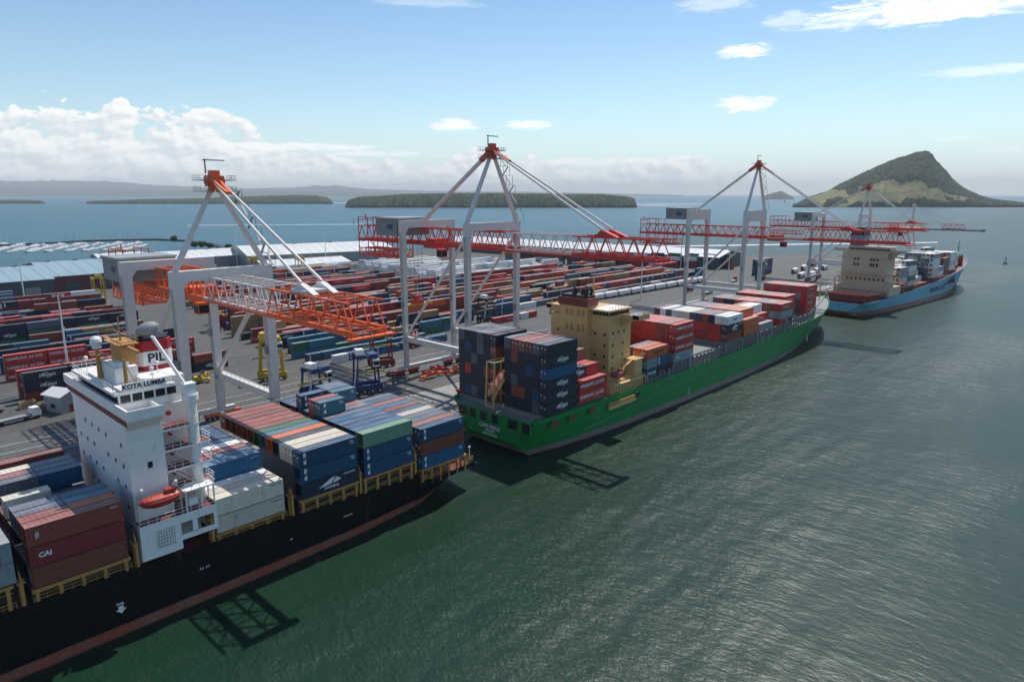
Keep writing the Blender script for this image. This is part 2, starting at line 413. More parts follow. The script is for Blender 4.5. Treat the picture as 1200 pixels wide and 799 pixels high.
# crane rails and painted lane lines
rm = MB()
for yy in (155.0, 187.0):
    for d in (-.5, .5): rm.box(-300, yy + d - .08, G + .024, 760, yy + d + .08, G + .07)
tag(rm.build('crane_rails', M['steel']), kind='structure')
lm = MB()
for i in range(30):
    lm.box(-100 + i * 28, 172.0, G + .006, -86 + i * 28, 172.18, G + .010)
for yy in (192.5, 198.5, 205.0): lm.box(-300, yy, G + .006, 470, yy + .16, G + .010)
for i in range(40): lm.box(-260 + i * 26, 141.6, G + .026, -247 + i * 26, 141.95, G + .030)
tag(lm.build('painted_lane_lines', M['lettering_white']), kind='structure')

# --- hills and islands
def veg_mat(name, dark=(.006, .020, .007), light=(.030, .066, .020), grass=(.25, .22, .095)):
    m, t = new_mat(name); pos = t.n('ShaderNodeNewGeometry').outputs['Position']
    a = t.n('ShaderNodeAttribute', attribute_name='paint').outputs['Color']; f = t.xyz(a)[0]
    n = t.noise(pos, .035, 6, .7); n2 = t.noise(pos, .006, 4, .6)
    forest = t.mix(t.ss(t.noise(pos, .016, 8, .82), .38, .60), dark, light)
    g = t.mix(t.ss(n2, .35, .65), grass, (grass[0] * .55, grass[1] * .68, grass[2] * .6))
    g = t.mix(t.ss(n, .56, .66, 0, .8), g, (.05, .06, .025))
    mk = t.ss(t.m('ADD', f, t.m('MULTIPLY', t.m('SUBTRACT', n, .5), .7)), .42, .56)
    finish(t, t.mix(mk, g, forest), .9, bump=n, bstr=1.0, bdist=9.0); return m
VEG = veg_mat('bush_and_grass')
def hsh(x, y, s=0.0):
    v = math.sin(x * 127.1 + y * 311.7 + s * 74.7) * 43758.5453; return v - math.floor(v)
def vn(x, y, s=0.0):
    xi, yi = math.floor(x), math.floor(y); xf, yf = x - xi, y - yi
    xf = xf * xf * (3 - 2 * xf); yf = yf * yf * (3 - 2 * yf)
    a = hsh(xi, yi, s) * (1 - xf) + hsh(xi + 1, yi, s) * xf; b = hsh(xi, yi + 1, s) * (1 - xf) + hsh(xi + 1, yi + 1, s) * xf
    return a * (1 - yf) + b * yf
def fbm(x, y, s=0.0, o=4):
    return sum(vn(x * 2 ** i, y * 2 ** i, s + i) * .5 ** (i + 1) for i in range(o))
def interp(tab, x):
    if x <= tab[0][0]: return tab[0][1]
    for (a, b), (c, d) in zip(tab, tab[1:]):
        if x <= c: return b + (d - b) * (x - a) / (c - a)
    return tab[-1][1]
FH = 818.0
def world_at(px, dist, up=0.0):
    """ground position seen at image column px (measured along the horizon), at a forward distance"""
    az = R(43.374); f = (math.cos(az), math.sin(az)); r = (math.sin(az), -math.cos(az)); k = (px - 600) / FH
    return (dist * (f[0] + k * r[0]), dist * (f[1] + k * r[1]), up)
def hgt(py, dist): return CAMZ + (228.0 - py) / FH * dist

def ridge(name, prof, dist, depth, nseg, ndep, fmap, rough=.12, bias=.5, lab=None, cat=None, tree=0, mats=None, kind='structure', seed=1.0):
    """a landform: profile gives crest row per image column; ground falls away front and back from the crest"""
    x0, x1 = prof[0][0], prof[-1][0]; mb = MB(); vs = []; ff = []
    for j in range(ndep + 1):
        v = (j / ndep) ** 1.7
        for i in range(nseg + 1):
            u = i / nseg; px = x0 + (x1 - x0) * u
            H = max(0.0, hgt(interp(prof, px), dist + depth * bias))
            if v < bias: s = v / bias; e = math.sin(s * math.pi / 2) ** .85
            else: s = (1 - v) / (1 - bias); e = math.sin(s * math.pi / 2) ** 1.3
            D = dist + depth * v
            WX, WY, _ = world_at(px, D); n = fbm(WX / 130.0, WY / 130.0, seed, 5) - .47
            gul = (fbm(px * .09, v * 1.2, seed + 9, 3) - .45)
            h = H * e * (1 + rough * n * 1.6) * (1 + (.55 * gul + .45 * n) * (1 - e ** 3) * (1.0 if H > 60 and kind == 'structure' and dist < 5000 else .2))
            edge = D + (fbm(px * .05, 3, seed + 3) - .5) * depth * .12 * (1 - v)
            fo = fmap(px, e * H, H, n, v)
            h += tree * fo * (hsh(i, j, seed) * .9 + .2) * (1 if e > .03 else 0)
            if j == 0 or j == ndep: h = -8
            vs.append(world_at(px, edge, h)); ff.append(fo)
    fs = []
    for j in range(ndep):
        for i in range(nseg): a = j * (nseg + 1) + i; fs.append((a, a + 1, a + nseg + 2, a + nseg + 1))
    me = bpy.data.meshes.new(name); me.from_pydata(vs, [], fs); me.materials.append(mats or VEG)
    at = me.attributes.new('paint', 'FLOAT_COLOR', 'POINT'); buf = []
    for q in ff: buf += [q, q, q, 1]
    at.data.foreach_set('color', buf)
    for p in me.polygons: p.use_smooth = False
    o = bpy.data.objects.new(name, me); COL.objects.link(o)
    return tag(o, lab, cat, kind=kind)
mount = [(930, 243), (936, 239), (945, 234), (955, 230.5), (965, 227), (973, 223.5), (982, 218), (990, 214.5), (1001, 209), (1013, 203.5), (1026, 197), (1039, 192), (1050, 188.6), (1058, 186.6), (1067, 182.6), (1075, 181.6), (1078, 180.6), (1083, 182.2), (1087, 185), (1091, 190.5), (1096, 194), (1101, 199), (1106, 203), (1112, 210), (1119, 216), (1128, 222), (1137, 226), (1150, 231), (1166, 235.2), (1190, 237.5), (1200, 239), (1216, 242)]
def mount_forest(px, h, H, n, v):
    py = 228 - (h - 62) / 4000 * FH
    line = interp([(930, 226), (950, 229), (971, 222), (1000, 218), (1030, 214), (1055, 212), (1072, 211), (1090, 219), (1110, 224), (1130, 230), (1150, 233), (1200, 240)], px) + n * 14
    low = interp([(930, 226), (945, 233), (965, 238), (990, 240), (1030, 238), (1060, 235), (1085, 231), (1100, 236), (1120, 233), (1150, 233), (1200, 228)], px) + n * 26
    if py < line: return 1.0
    if py > low: return .95
    if (px - 998) ** 2 / 60 + (py - 222) ** 2 / 22 < 1: return .95
    return .9 if n > .13 else (.16 + 1.2 * max(0, n))
ridge('mount', mount, 3650, 900, 380, 95, mount_forest, rough=.045, tree=10, seed=2.2, bias=.55)
ALLF = lambda px, h, H, n, v: 1.0
ridge('wooded_island', [(404, 243), (408, 236), (420, 232.5), (445, 231), (470, 229.5), (520, 228.4), (580, 228), (620, 228.6), (680, 229.2), (705, 229.4), (725, 231), (738, 232.5), (744, 234.5), (747, 243)], 3550, 800, 420, 40, ALLF, rough=.05, tree=9, seed=5, bias=.18)
ridge('wooded_spit', [(100, 238), (110, 236.6), (135, 236), (170, 234.6), (230, 233.6), (262, 232), (300, 231), (350, 229.8), (372, 230.6), (384, 233), (390, 238)], 5000, 900, 300, 26, ALLF, rough=.05, tree=9, seed=7, bias=.2)
ridge('low_wooded_point', [(-40, 235), (0, 235.4), (30, 235.2), (46, 236), (52, 238.5)], 5100, 700, 60, 8, ALLF, rough=.05, tree=8, seed=8, bias=.2)
ridge('far_hills', [(-150, 212), (-60, 210), (0, 213), (60, 212.5), (130, 213), (180, 217), (240, 220), (300, 221), (345, 220), (375, 218), (400, 218.5), (430, 222), (520, 224), (620, 225), (700, 226.5), (800, 228.6)], 27000, 6000, 160, 14, ALLF, rough=.16, seed=12, tree=0)
ridge('near_hills', [(-150, 217), (0, 219), (100, 221), (200, 223), (320, 224), (420, 225.4), (520, 227)], 21000, 3000, 120, 10, ALLF, rough=.14, seed=14)
ridge('far_island', [(893, 231), (898, 228.5), (904, 226.8), (910, 225.3), (915, 224.2), (920, 226.4), (927, 229.6), (931, 231)], 9500, 900, 60, 12, ALLF, rough=.1, seed=15)
# sand bars with surf
sand_m, t = new_mat('sand'); finish(t, t.mix(t.noise(None, .5, 4), (.55, .50, .40), (.45, .41, .33)), .9)
def strip(name, pts, mat, z0, label=None):
    vs = []; fs = []
    for i, (px, d, w) in enumerate(pts):
        vs += [world_at(px, d - w, z0), world_at(px, d, z0 + .9), world_at(px, d + w, z0)]
        if i: b = 3 * i; fs += [(b - 3, b, b + 1, b - 2), (b - 2, b + 1, b + 2, b - 1)]
    me = bpy.data.meshes.new(name); me.from_pydata(vs, [], fs); me.materials.append(mat)
    o = bpy.data.objects.new(name, me); COL.objects.link(o); return tag(o, kind='structure')
strip('sand_bar', [(740, 4300, 40), (752, 4350, 160), (768, 4300, 190), (785, 4250, 120), (805, 4200, 70), (825, 4150, 12)], sand_m, .3)
strip('sand_beach', [(384, 5400, 20), (395, 5500, 170), (408, 5500, 200), (430, 5600, 120), (450, 5600, 30)], sand_m, .3)
strip('surf_line', [(735, 5200, 10)] + [(745 + 8 * i, 5200 - 12 * i, 60 + 40 * hsh(i, 1)) for i in range(11)] + [(835, 5080, 5)], FOAM, .2)
wk = [(560 + 14 * i, 840 + 3.2 * i, 2.0 + 2.4 * hsh(i, 3)) for i in range(40)]
strip('boat_wake', wk, FOAM, .12)
strip('boat_wake', [(215 + 30 * i, 1500 + 8 * i, 2.2) for i in range(8)], FOAM, .12)

# haze
hz = MB().box(-30000, -3000, -12, 38000, 40000, 700)
hm = bpy.data.materials.new('haze_air'); hm.use_nodes = True; t = NT(hm.node_tree)
pv = t.n('ShaderNodeVolumePrincipled'); pv.inputs['Color'].default_value = (.92, .96, 1.0, 1); pv.inputs['Density'].default_value = .00004
pv.inputs['Anisotropy'].default_value = 0.0
o_ = t.n('ShaderNodeOutputMaterial'); t.l(pv.outputs[0], o_.inputs['Volume'])
tag(hz.build('haze', hm), 'pale sea haze hanging over the whole harbour', 'haze', kind='stuff')
# ------------------------------------------------------------------ buildings behind the yard
def shed(name, label, x0, y0, x1, y1, eave, ridge_h, wall, roof, rz=0.0, skylights=4, axis='x', doors=3, doorcol='steel'):
    """gabled port shed; local origin at its corner, ridge along its local x"""
    t = thing(name, label, 'warehouse', (x0, y0, G), rz)
    L, W = x1 - x0, y1 - y0
    MB().box(0, 0, 0, L, W, eave).ext([(0, eave - .01), (W, eave - .01), (W / 2, ridge_h - .05)], 'x', 0.0, L).build('wall', M[wall], t)
    o = 1.0; mb = MB()
    for s in (0, 1):
        a, b = (-o, W / 2) if s == 0 else (W + o, W / 2)
        za = eave - o * (ridge_h - eave) / (W / 2)
        mb.ext([(a, za), (b, ridge_h), (b, ridge_h + .35), (a, za + .35)] if s == 0 else [(a, za), (a, za + .35), (b, ridge_h + .35), (b, ridge_h)], 'x', -o, L + o)
    nsp = int(L / 8)
    for i in range(nsp):     # standing seams
        xx = (i + .5) * L / nsp
        for a, b in ((-o, W / 2), (W + o, W / 2)):
            mb.beam((xx, a, eave - o * (ridge_h - eave) / (W / 2) + .42), (xx, b, ridge_h + .42), .16)
    r = mb.build('roof', M[roof], t)
    for i in range(skylights): MB().box(L * (i + .5) / skylights - 1.5, W / 2 - 1, ridge_h + .2, L * (i + .5) / skylights + 1.5, W / 2 + 1, ridge_h + 1.3).build('ridge_vent', M['steel'], r)
    for i in range(doors):
        xx = L * (i + .5) / doors
        MB().box(xx - 4, -.14, 0, xx + 4, -.01, min(eave - 1.5, 6)).build('door', M[doorcol], t)
    return t
shed('warehouse', 'big teal grey roofed warehouse with dark walls nearest the marina at the far left', 22, 500, 112, 580, 10.5, 16, 'wall_dark', 'roof_teal', doors=4)
shed('warehouse', 'teal grey roofed warehouse with maroon wall beside the tall yard crane', 114, 512, 182, 600, 10.5, 16.5, 'wall_maroon', 'roof_teal', doors=3, doorcol='wall_dark')
shed('warehouse', 'white roofed shed with a dark base behind the left crane', 205, 600, 300, 665, 9, 13, 'wall_grey', 'roof_pale', doors=3)
shed('warehouse', 'long white roofed shed with pale walls behind the yellow straddle carriers', 268, 560, 402, 640, 11, 17, 'wall_grey', 'roof_pale', rz=R(-14), doors=4)
shed('warehouse', 'low white roofed shed in front of the long pale shed', 255, 505, 325, 545, 7, 10, 'wall_grey', 'roof_pale', rz=R(-10), doors=2)
shed('warehouse', 'very long white roofed wharf shed with dark blue walls by the far water', 588, 272, 918, 322, 10, 14.5, 'wall_dark', 'roof_pale', rz=R(93), doors=0, skylights=7)
shed('warehouse', 'small grey shed left of the marina breakwater behind the teal roofs', 196, 705, 236, 730, 5, 8, 'wall_grey', 'roof_pale', doors=1)

# ------------------------------------------------------------------ containers
CH, CP = 2.98, 3.06            # height of a box, pitch of a stack
PAL = dict(navy=(.008, .021, .044), blue=(.005, .062, .135), bright=(.005, .10, .21), teal=(.03, .14, .20), rust=(.26, .058, .040), red=(.48, .036, .028),
           brown=(.20, .052, .036), orange=(.55, .12, .03), green=(.02, .12, .06), pale_green=(.16, .30, .20), white=(.80, .80, .77), cream=(.60, .55, .44),
           grey=(.26, .30, .31), slate=(.09, .11, .15), tan=(.36, .23, .10), maroon=(.24, .030, .032), purple=(.08, .06, .11), pink=(.30, .10, .08))
CNAME = dict(navy='navy blue', blue='blue', bright='bright blue', teal='teal', rust='rust red', red='red', brown='brown', orange='orange', green='dark green', pale_green='pale green',
             white='white', cream='cream', grey='light grey', slate='slate grey', tan='tan', maroon='maroon', purple='purple grey', pink='faded red')
CONT = []          # every container wanted: dict
SLOT = set()
def cont(x, y, z, L, col, where, reefer=False, logo=None, prio=0.0):
    CONT.append(dict(x=x, y=y, z=z, L=L, col=col, where=where, reefer=reefer, logo=logo, prio=prio, rot=0))

def body_mesh(L, reefer):
    """steel box: corner posts, top and bottom rails, corrugated sides and roof; doors are a separate part at the -x end"""
    mb = MB(); W, H = 2.44, CH; r = .13
    for x in (0, L - r):
        for y in (0, W - r): mb.box(x, y, 0, x + r, y + r, H)
    for y in (0, W - r):
        mb.box(r, y, 0, L - r, y + r, .16); mb.box(r, y, H - .12, L - r, y + r, H)
    for x in (0, L - r):
        mb.box(x, r, 0, x + r, W - r, .16); mb.box(x, r, H - .12, x + r, W - r, H)
    n = int((L - 2 * r) / (.36 if not reefer else 1.1)); amp = .07 if not reefer else .02
    for side in (0, 1):        # corrugated sides
        vs = []; fs = []
        for i in range(n * 2 + 1):
            x = r + (L - 2 * r) * i / (n * 2); d = amp if (i // 1) % 2 else 0.02
            y = d if side == 0 else W - d
            vs += [(x, y, .14), (x, y, H - .11)]
            if i: b = 2 * i; fs.append((b - 2, b, b + 1, b - 1) if side == 0 else (b, b - 2, b - 1, b + 1))
        mb.add(vs, fs)
    vs = []; fs = []
    for i in range(n + 1):     # roof panels
        x = r + (L - 2 * r) * i / n; z = H - .02 - (.045 if i % 2 else 0)
        vs += [(x, r * .6, z), (x, W - r * .6, z)]
        if i: b = 2 * i; fs.append((b - 2, b, b + 1, b - 1))
    mb.add(vs, fs)
    mb.add([(L - .03, 0.1, .1), (L - .03, W - .1, .1), (L - .03, W - .1, H - .1), (L - .03, .1, H - .1)], [(0, 1, 2, 3)])
    mb.add([(r, r, .1), (L - r, r, .1), (L - r, W - r, .1), (r, W - r, .1)], [(3, 2, 1, 0)])
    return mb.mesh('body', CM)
def door_mesh():
    mb = MB(); W, H = 2.44, CH
    for a in (.14, 1.235): mb.box(.015, a, .17, .09, a + 1.065, H - .13)
    for a in (.38, .95, 1.5, 2.06): mb.tube((-.02, a, .12), (-.02, a, H - .1), .025, 5, mi=1)
    for a in (.45, 1.02, 1.57): mb.box(-.05, a, 1.1, -.02, a + .4, 1.17, mi=1)
    for a in (.16, 2.22): 
        for k in range(3): mb.box(-.01, a, .4 + k * .95, .02, a + .08, .52 + k * .95, mi=1)
    for a in (.13, 1.19, 2.27): mb.box(.0, a, .17, .012, a + .06, H - .13, mi=2)
    for z in (.15, H - .16): mb.box(.0, .13, z, .012, 2.33, z + .06, mi=2)
    mb.box(.02, -.045, -.07, .05, 0, H, mi=2); mb.box(.02, 0, -.07, .05, W, 0, mi=2)
    mb.box(-.012, .5, 1.7, .014, .95, 2.0, mi=3); mb.box(-.012, 1.62, 1.9, .014, 2.0, 2.25, mi=3)
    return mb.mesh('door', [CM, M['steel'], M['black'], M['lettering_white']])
def reefer_mesh():
    mb = MB(); H = CH
    mb.box(.02, .14, .17, .12, 2.3, H - .13)
    mb.box(-.01, .3, H - 1.5, .02, 2.14, H - .3, mi=1)
    mb.tube((-.05, .78, H - .85), (.0, .78, H - .85), .42, 12, mi=1)
    mb.tube((-.05, 1.66, H - .85), (.0, 1.66, H - .85), .42, 12, mi=1)
    mb.box(-.04, .3, .3, .02, 2.14, 1.15, mi=2)
    return mb.mesh('refrigeration_unit', [CM, M['dark'], M['steel']])
BODY = {(L, rf): body_mesh(L, rf) for L in (12.19, 6.06) for rf in (False, True)}
DOOR = door_mesh(); REEF = reefer_mesh()
def swoosh(pts, w, name='emblem', mat='lettering_white'):
    mb = MB()
    for p, q in zip(pts, pts[1:]): mb.beam((p[0], -.02, p[1]), (q[0], -.02, q[1]), .03, w, up=(0, 0, 1))
    return mb.mesh(name, M[mat])
def emblem(name, me, parent, loc):
    o = bpy.data.objects.new(name, me); COL.objects.link(o); o.parent = parent; o.location = loc; return o
ARC1 = swoosh([(-1.3, .25), (-.9, .5), (-.3, .68), (.4, .74), (.1, .55)], .13)
ARC2 = swoosh([(1.3, -.25), (.9, -.5), (.3, -.68), (-.2, -.72), (.1, -.55)], .13)
XMK = swoosh([(-.75, .45), (0, 0), (.75, .45)], .2); XMK2 = swoosh([(-.75, -.45), (0, 0), (.75, -.45)], .2)
STARM = MB(); STARM.box(-.8, -.03, -.8, .8, 0, .8); STARM = STARM.mesh('emblem', M['sky_blue'])
st = MB(); pts = [(math.sin(R(360 / 14 * i)) * (.62 if i % 2 == 0 else .26), math.cos(R(360 / 14 * i)) * (.62 if i % 2 == 0 else .26)) for i in range(14)]
st.ext(pts, 'y', -.06, -.032); STAR = st.mesh('star', M['lettering_white'])
FIN = MB().ext([(-2.6, -.55), (.2, .9), (1.0, 1.0), (.1, -.25)], 'y', -.03, 0).ext([(.4, -.3), (1.25, .85), (2.3, .2), (1.6, -.1)], 'y', -.03, 0).mesh('emblem', M['lettering_white'])
PANEL = MB().box(-.26, -.03, -1.1, .26, 0, 1.1).mesh('label_panel', M['lettering_white'])
BLUEP = M['lettering_dark']; WP = M['lettering_white']
def add_logo(o, kind, L):
    cx = L / 2; y = -.01; zc = CH / 2
    if kind == 'delmas':
        text('lettering', 'DELMAS', 1.15, WP, o, (cx + (0.2 if L > 8 else 0), y, zc), bold=.035, sx=1.05)
        emblem('emblem', ARC1, o, (cx - .1, y, zc + .1)); emblem('emblem', ARC2, o, (cx + .2, y, zc - .1))
    elif kind == 'hsud':
        s = 1.0 if L > 8 else .52
        text('lettering', 'HAMBURG', 1.25 * s, WP, o, (cx - 2.6 * s, y, zc), bold=.02, sx=1.0)
        e = emblem('emblem', XMK, o, (cx + 1.7 * s, y, zc)); e.scale = (s, 1, s); e = emblem('emblem', XMK2, o, (cx + 1.7 * s, y, zc)); e.scale = (s, 1, s)
        text('lettering', 'SÜD', 1.25 * s, WP, o, (cx + 4.0 * s, y, zc), bold=.02)
    elif kind == 'pil':
        emblem('label_panel', PANEL, o, (1.05, y, zc + .12)); text('lettering', 'PIL', .62, BLUEP, o, (1.05, -.06, zc + .12), 'v', bold=.03)
        text('lettering', 'PCIU', .42, WP, o, (L - 1.1, y, CH - .6), bold=.01); text('lettering', '45G1', .34, WP, o, (L - .9, y, CH - 1.05), bold=.01)
    elif kind == 'maersk':
        emblem('emblem', STARM, o, (2.2, y, zc)); emblem('star', STAR, o, (2.2, y, zc)); text('lettering', 'MAERSK', 1.3, M['sky_blue'], o, (6.6, y, zc), bold=.02)
    elif kind == 'maersk20':
        e = emblem('emblem', STARM, o, (1.1, y, zc)); e.scale = (.7, 1, .7); text('lettering', 'MAERSK', .8, M['sky_blue'], o, (3.7, y, zc), bold=.01)
    elif kind == 'cma': text('lettering', 'CMA CGM', 1.0, WP, o, (cx, y, zc), bold=.035)
    elif kind == 'apl': text('lettering', 'APL', 1.4, WP, o, (cx, y, zc), bold=.05)
    elif kind == 'fin':
        emblem('emblem', FIN, o, (cx, y, zc + .15)); text('lettering', 'HYUNDAI', .7, WP, o, (cx + .2, y, zc - .75), bold=.02)
        text('lettering', 'HDMU 643021', .42, WP, o, (L - 1.9, y, CH - .5), bold=.01)
    elif kind == 'cai': text('lettering', 'CAI', 1.0, WP, o, (1.9, y, zc + .1), bold=.04)
    elif kind == 'tex': text('lettering', 'TEX', .55, WP, o, (1.3, y, zc + .1), 'v', bold=.02); text('lettering', 'GLDU', .4, WP, o, (L - 1.1, y, CH - .6))
    elif kind == 'genstar': text('lettering', 'Hapag-Lloyd', 1.05, BLUEP, o, (cx + .5, y, zc), bold=.01)
    elif kind == 'alianca': text('lettering', 'ALIANÇA', .75, BLUEP, o, (cx, y, zc), bold=.02)
    elif kind == 'num': text('lettering', 'TCLU 418', .4, WP, o, (L - 1.4, y, CH - .6)); 
    elif kind == 'numd': text('lettering', 'MWCU 590', .4, BLUEP, o, (L - 1.4, y, CH - .6)); 
ORD = ['first', 'second', 'third', 'fourth', 'fifth', 'sixth', 'seventh', 'eighth', 'ninth', 'tenth', 'eleventh', 'twelfth', 'thirteenth', 'fourteenth', 'fifteenth']
LEN = {40: 12.19, 20: 6.06}
FLIP = {}
def bay(name, x0, y0, base, rows, pitch=2.5):
    """rows: list near->far of tier lists bottom->top; an entry is a colour, (colour, opts) or a pair [front 20ft, back 20ft]"""
    nt = max(len(r) for r in rows)
    for ri, tiers in enumerate(rows):
        for ti, e in enumerate(tiers):
            if e is None: continue
            items = [(x0, 12.19, e, '')]
            if isinstance(e, list): items = [(x0, 6.06, e[0], ', left half'), (x0 + 6.13, 6.06, e[1], ', right half')]
            for x, L, it, half in items:
                if it is None: continue
                opts = {}
                if isinstance(it, tuple): it, opts = it[0], dict(it[1])
                top = ti == len(tiers) - 1
                tn = 'top' if top else ('bottom' if ti == 0 else ORD[ti] + ' up')
                where = '%s, %s row from the water, %s%s' % (tn, ORD[ri], name, half)
                cont(x, y0 + ri * pitch, base + ti * CP, L, it, where, **opts)
rg = random.Random(5)
def pick(s): return rg.choice(s.split())
L_ = lambda c, logo=None, reefer=False: (c, dict(logo=logo, reefer=reefer))

# ---- black ship: stern is to the right, bow out of the picture on the left
BY = 107.1
bay('bay left of the red boxes', 2.6, BY, 14.2, [[L_('grey', None, True)] * 2, [L_('grey', None, True)] * 2, ['cream', 'grey'], ['rust', 'grey'], ['cream'], ['cream'], ['slate'], ['navy', 'navy'], ['navy', 'slate'], ['rust', 'slate'], ['rust', 'rust'], ['navy', 'rust'], ['rust', 'brown', 'rust']])
bay('bay before the white bridge', 16.6, BY, 12.4, [
    ['brown', L_('maroon', 'cai'), L_('rust', 'tex')], ['navy', 'blue', ['rust', 'orange']], ['navy', 'blue', ['slate', 'teal']], ['navy', 'navy', ['slate', 'blue']],
    ['navy', 'navy'], ['navy', ['navy', 'navy'], [L_('cream', None), None]], ['blue', 'rust'], ['navy', 'navy'],
    ['navy', 'blue', ['slate', 'blue']], ['rust', 'navy', ['pink', 'slate']], ['navy', 'rust', ['cream', 'slate']], ['navy', 'navy'], ['rust', 'rust', 'rust']])
bay('bay right behind the white bridge', 42.2, BY, 10.9, [[L_('cream', 'numd', True)] * 2, [L_('cream', None, True)] * 2, [L_('white', None, True)] * 2,
    ['navy', 'blue', L_('bright', 'num')], ['navy', 'navy', 'blue'], ['rust', 'blue', 'pink'], ['rust', 'blue', 'white'], ['blue', 'navy', 'bright'], ['navy', 'navy', 'blue'], ['navy', 'navy', 'bright'],
    ['navy', 'rust', 'blue'], ['rust', 'rust', 'teal'], ['navy', 'rust']])
rf = L_('white', None, True)
bay('widest middle bay', 57.7, BY, 11.6, [[L_('navy', 'fin'), L_('blue', 'pil'), L_('blue', 'pil')], [rf, rf, L_('cream')], [rf, rf, L_('cream')], [rf, rf, L_('navy', 'cma')], [rf, rf, 'orange'], [rf, rf, 'teal'], [rf, 'green', 'green'],
    ['brown', 'brown', 'brown'], ['rust', 'rust', 'rust'], ['rust', 'brown', 'rust'], ['brown', 'rust', 'brown'], ['rust', 'rust', 'rust'], ['brown', 'brown', 'rust']])
bay('bay under the pale green box', 71.3, BY, 11.6, [[L_('blue', 'pil'), L_('blue', 'pil'), L_('pale_green')], ['navy', 'blue', 'bright'], ['navy', 'navy', 'blue'], ['blue', 'navy', 'blue'], ['navy', 'navy', 'bright'], ['navy', 'navy', 'slate'],
    ['navy', 'blue', 'blue', [L_('teal', 'pil'), None]], ['navy', 'rust', 'rust', ['rust', None]], ['navy', 'navy', 'blue', [None, L_('teal', 'pil')]], ['navy', 'blue', 'navy', [L_('blue', 'pil'), L_('blue')]], ['navy', 'navy', 'navy', [None, 'blue']],
    ['navy', 'navy', 'blue'], ['navy', 'navy', 'blue']])
bay('stern bay of the black ship', 85.6, BY, 8.9, [[L_('bright', 'pil'), L_('brown'), L_('blue', 'pil')], ['rust', 'brown', 'pink'], ['blue', 'navy', 'slate'], ['blue', 'blue', L_('slate', 'num')], ['navy', 'navy', 'cream'], ['navy', 'navy', 'blue'],
    ['blue', 'navy', 'rust'], ['navy', 'navy', 'bright'], ['navy', 'rust', 'pink'], ['navy', 'navy', 'blue'], ['navy', 'blue', 'slate']])

# ---- green ship: stern to the left, bow to the right
GY = 106.2
def wall6(n, pool, topc): return [[pick(pool) for _ in range(5)] + [topc[i]] for i in range(n)]
r1 = [[L_('navy', 'delmas'), L_('navy', 'delmas'), L_('navy', 'delmas'), L_('bright'), L_('navy', 'delmas'), L_('navy')]]
bay('tall right stack on green stern', 125.0, GY, 11.5, r1 + wall6(5, 'navy navy navy navy slate blue rust navy', ['slate', 'rust', 'pink', 'rust', 'slate']), 2.46)
lf = wall6(6, 'navy navy navy blue navy slate navy', ['navy', 'navy', 'slate', 'navy', 'navy', 'slate'])
lf[0] = ['rust', 'rust', 'red', 'green', 'rust', L_('navy', 'delmas')]
for q in lf[1:]: q[2] = pick('red rust navy')
bay('tall left stack on green stern', 125.0, 123.9, 11.5, lf, 2.44)
hs = L_('red', 'hsud')
bay('low red bay before the cream bridge', 138.3, GY, 11.7, [[hs, hs], [hs, 'red', [L_('navy', 'delmas'), 'red']], ['red', 'rust', 'red'], ['red', 'red', 'red', 'pink'], ['red', 'red', 'red', 'red'], ['rust', 'red', 'red', 'red'], ['red', 'red', 'rust', 'rust'], ['red', 'navy', 'rust', 'slate']] + [['navy', 'rust', 'red', 'rust']] * 3, 2.5)
bay('orange topped bay behind the cream bridge', 172.0, GY + .8, 11.6, [[[L_('blue', 'cma'), L_('navy', 'delmas')], [L_('grey', 'maersk20'), L_('blue', 'apl')], L_('orange', 'genstar')], ['rust', 'navy', 'orange'], ['navy', 'rust', 'purple'], ['navy', 'slate'], ['navy', 'blue'], ['navy', 'bright'], ['navy', 'blue', 'bright'], ['navy', 'blue', 'rust'], ['rust', 'red', 'rust', 'pink'], ['rust', 'red', 'rust', 'red'], ['rust', 'red', 'rust', 'pink']], 2.48)
bay('four high red lettered bay', 188.0, GY + .8, 13.9, [[L_('grey', 'maersk'), hs, hs, hs], ['slate', 'red', 'rust', 'rust'], ['grey', 'red', 'rust', 'rust'], ['slate', 'navy', 'red', 'red'], ['rust', 'rust', 'red', 'red'], ['rust', 'red', 'red', 'red'], ['rust', 'red', 'red', 'rust'], ['navy', 'rust', 'rust', 'slate'], ['rust', 'rust', 'rust', 'slate'], ['navy', 'rust', 'slate'], ['navy', 'slate', 'slate'], ['rust', 'navy', 'slate']], 2.48)
bay('bay under the white lettered box', 223.6, GY + .8, 14.9, [['rust', L_('navy', 'fin'), L_('white', 'alianca')], ['red', 'red', L_('white')], ['red', 'red', 'navy'], ['rust', 'red', 'rust'], ['red', 'red', 'purple'], ['red', 'rust', 'slate'], ['navy', 'red', 'cream'], ['navy', 'rust', 'cream'], ['rust', 'rust', 'white'], ['rust', 'navy', 'slate'], ['rust', 'slate', 'white'], ['rust', 'navy', 'brown']], 2.48)
bay('tall orange bay of the green ship', 237.6, GY + .8, 15.0, [[L_('orange'), L_('orange', 'genstar')], ['rust', 'orange', 'orange'], ['rust', 'orange', 'orange'], ['rust', 'red', 'orange'], ['rust', 'navy', 'orange'], ['rust', 'red', 'pink'], ['rust', 'rust', 'pink'], ['rust', 'rust', 'purple'], ['navy', 'rust', 'slate'], ['rust', 'rust', 'slate'], ['rust', 'rust']], 2.48)
bay('low grey topped bay of the green ship', 251.5, GY + 1, 14.5, [['grey'], ['rust', 'red'], ['rust', 'red', 'white'], ['rust', 'red', 'white'], ['rust', 'rust', 'pink'], ['rust', 'red'], ['rust', 'rust'], ['rust', 'navy'], ['rust', 'rust']], 2.48)
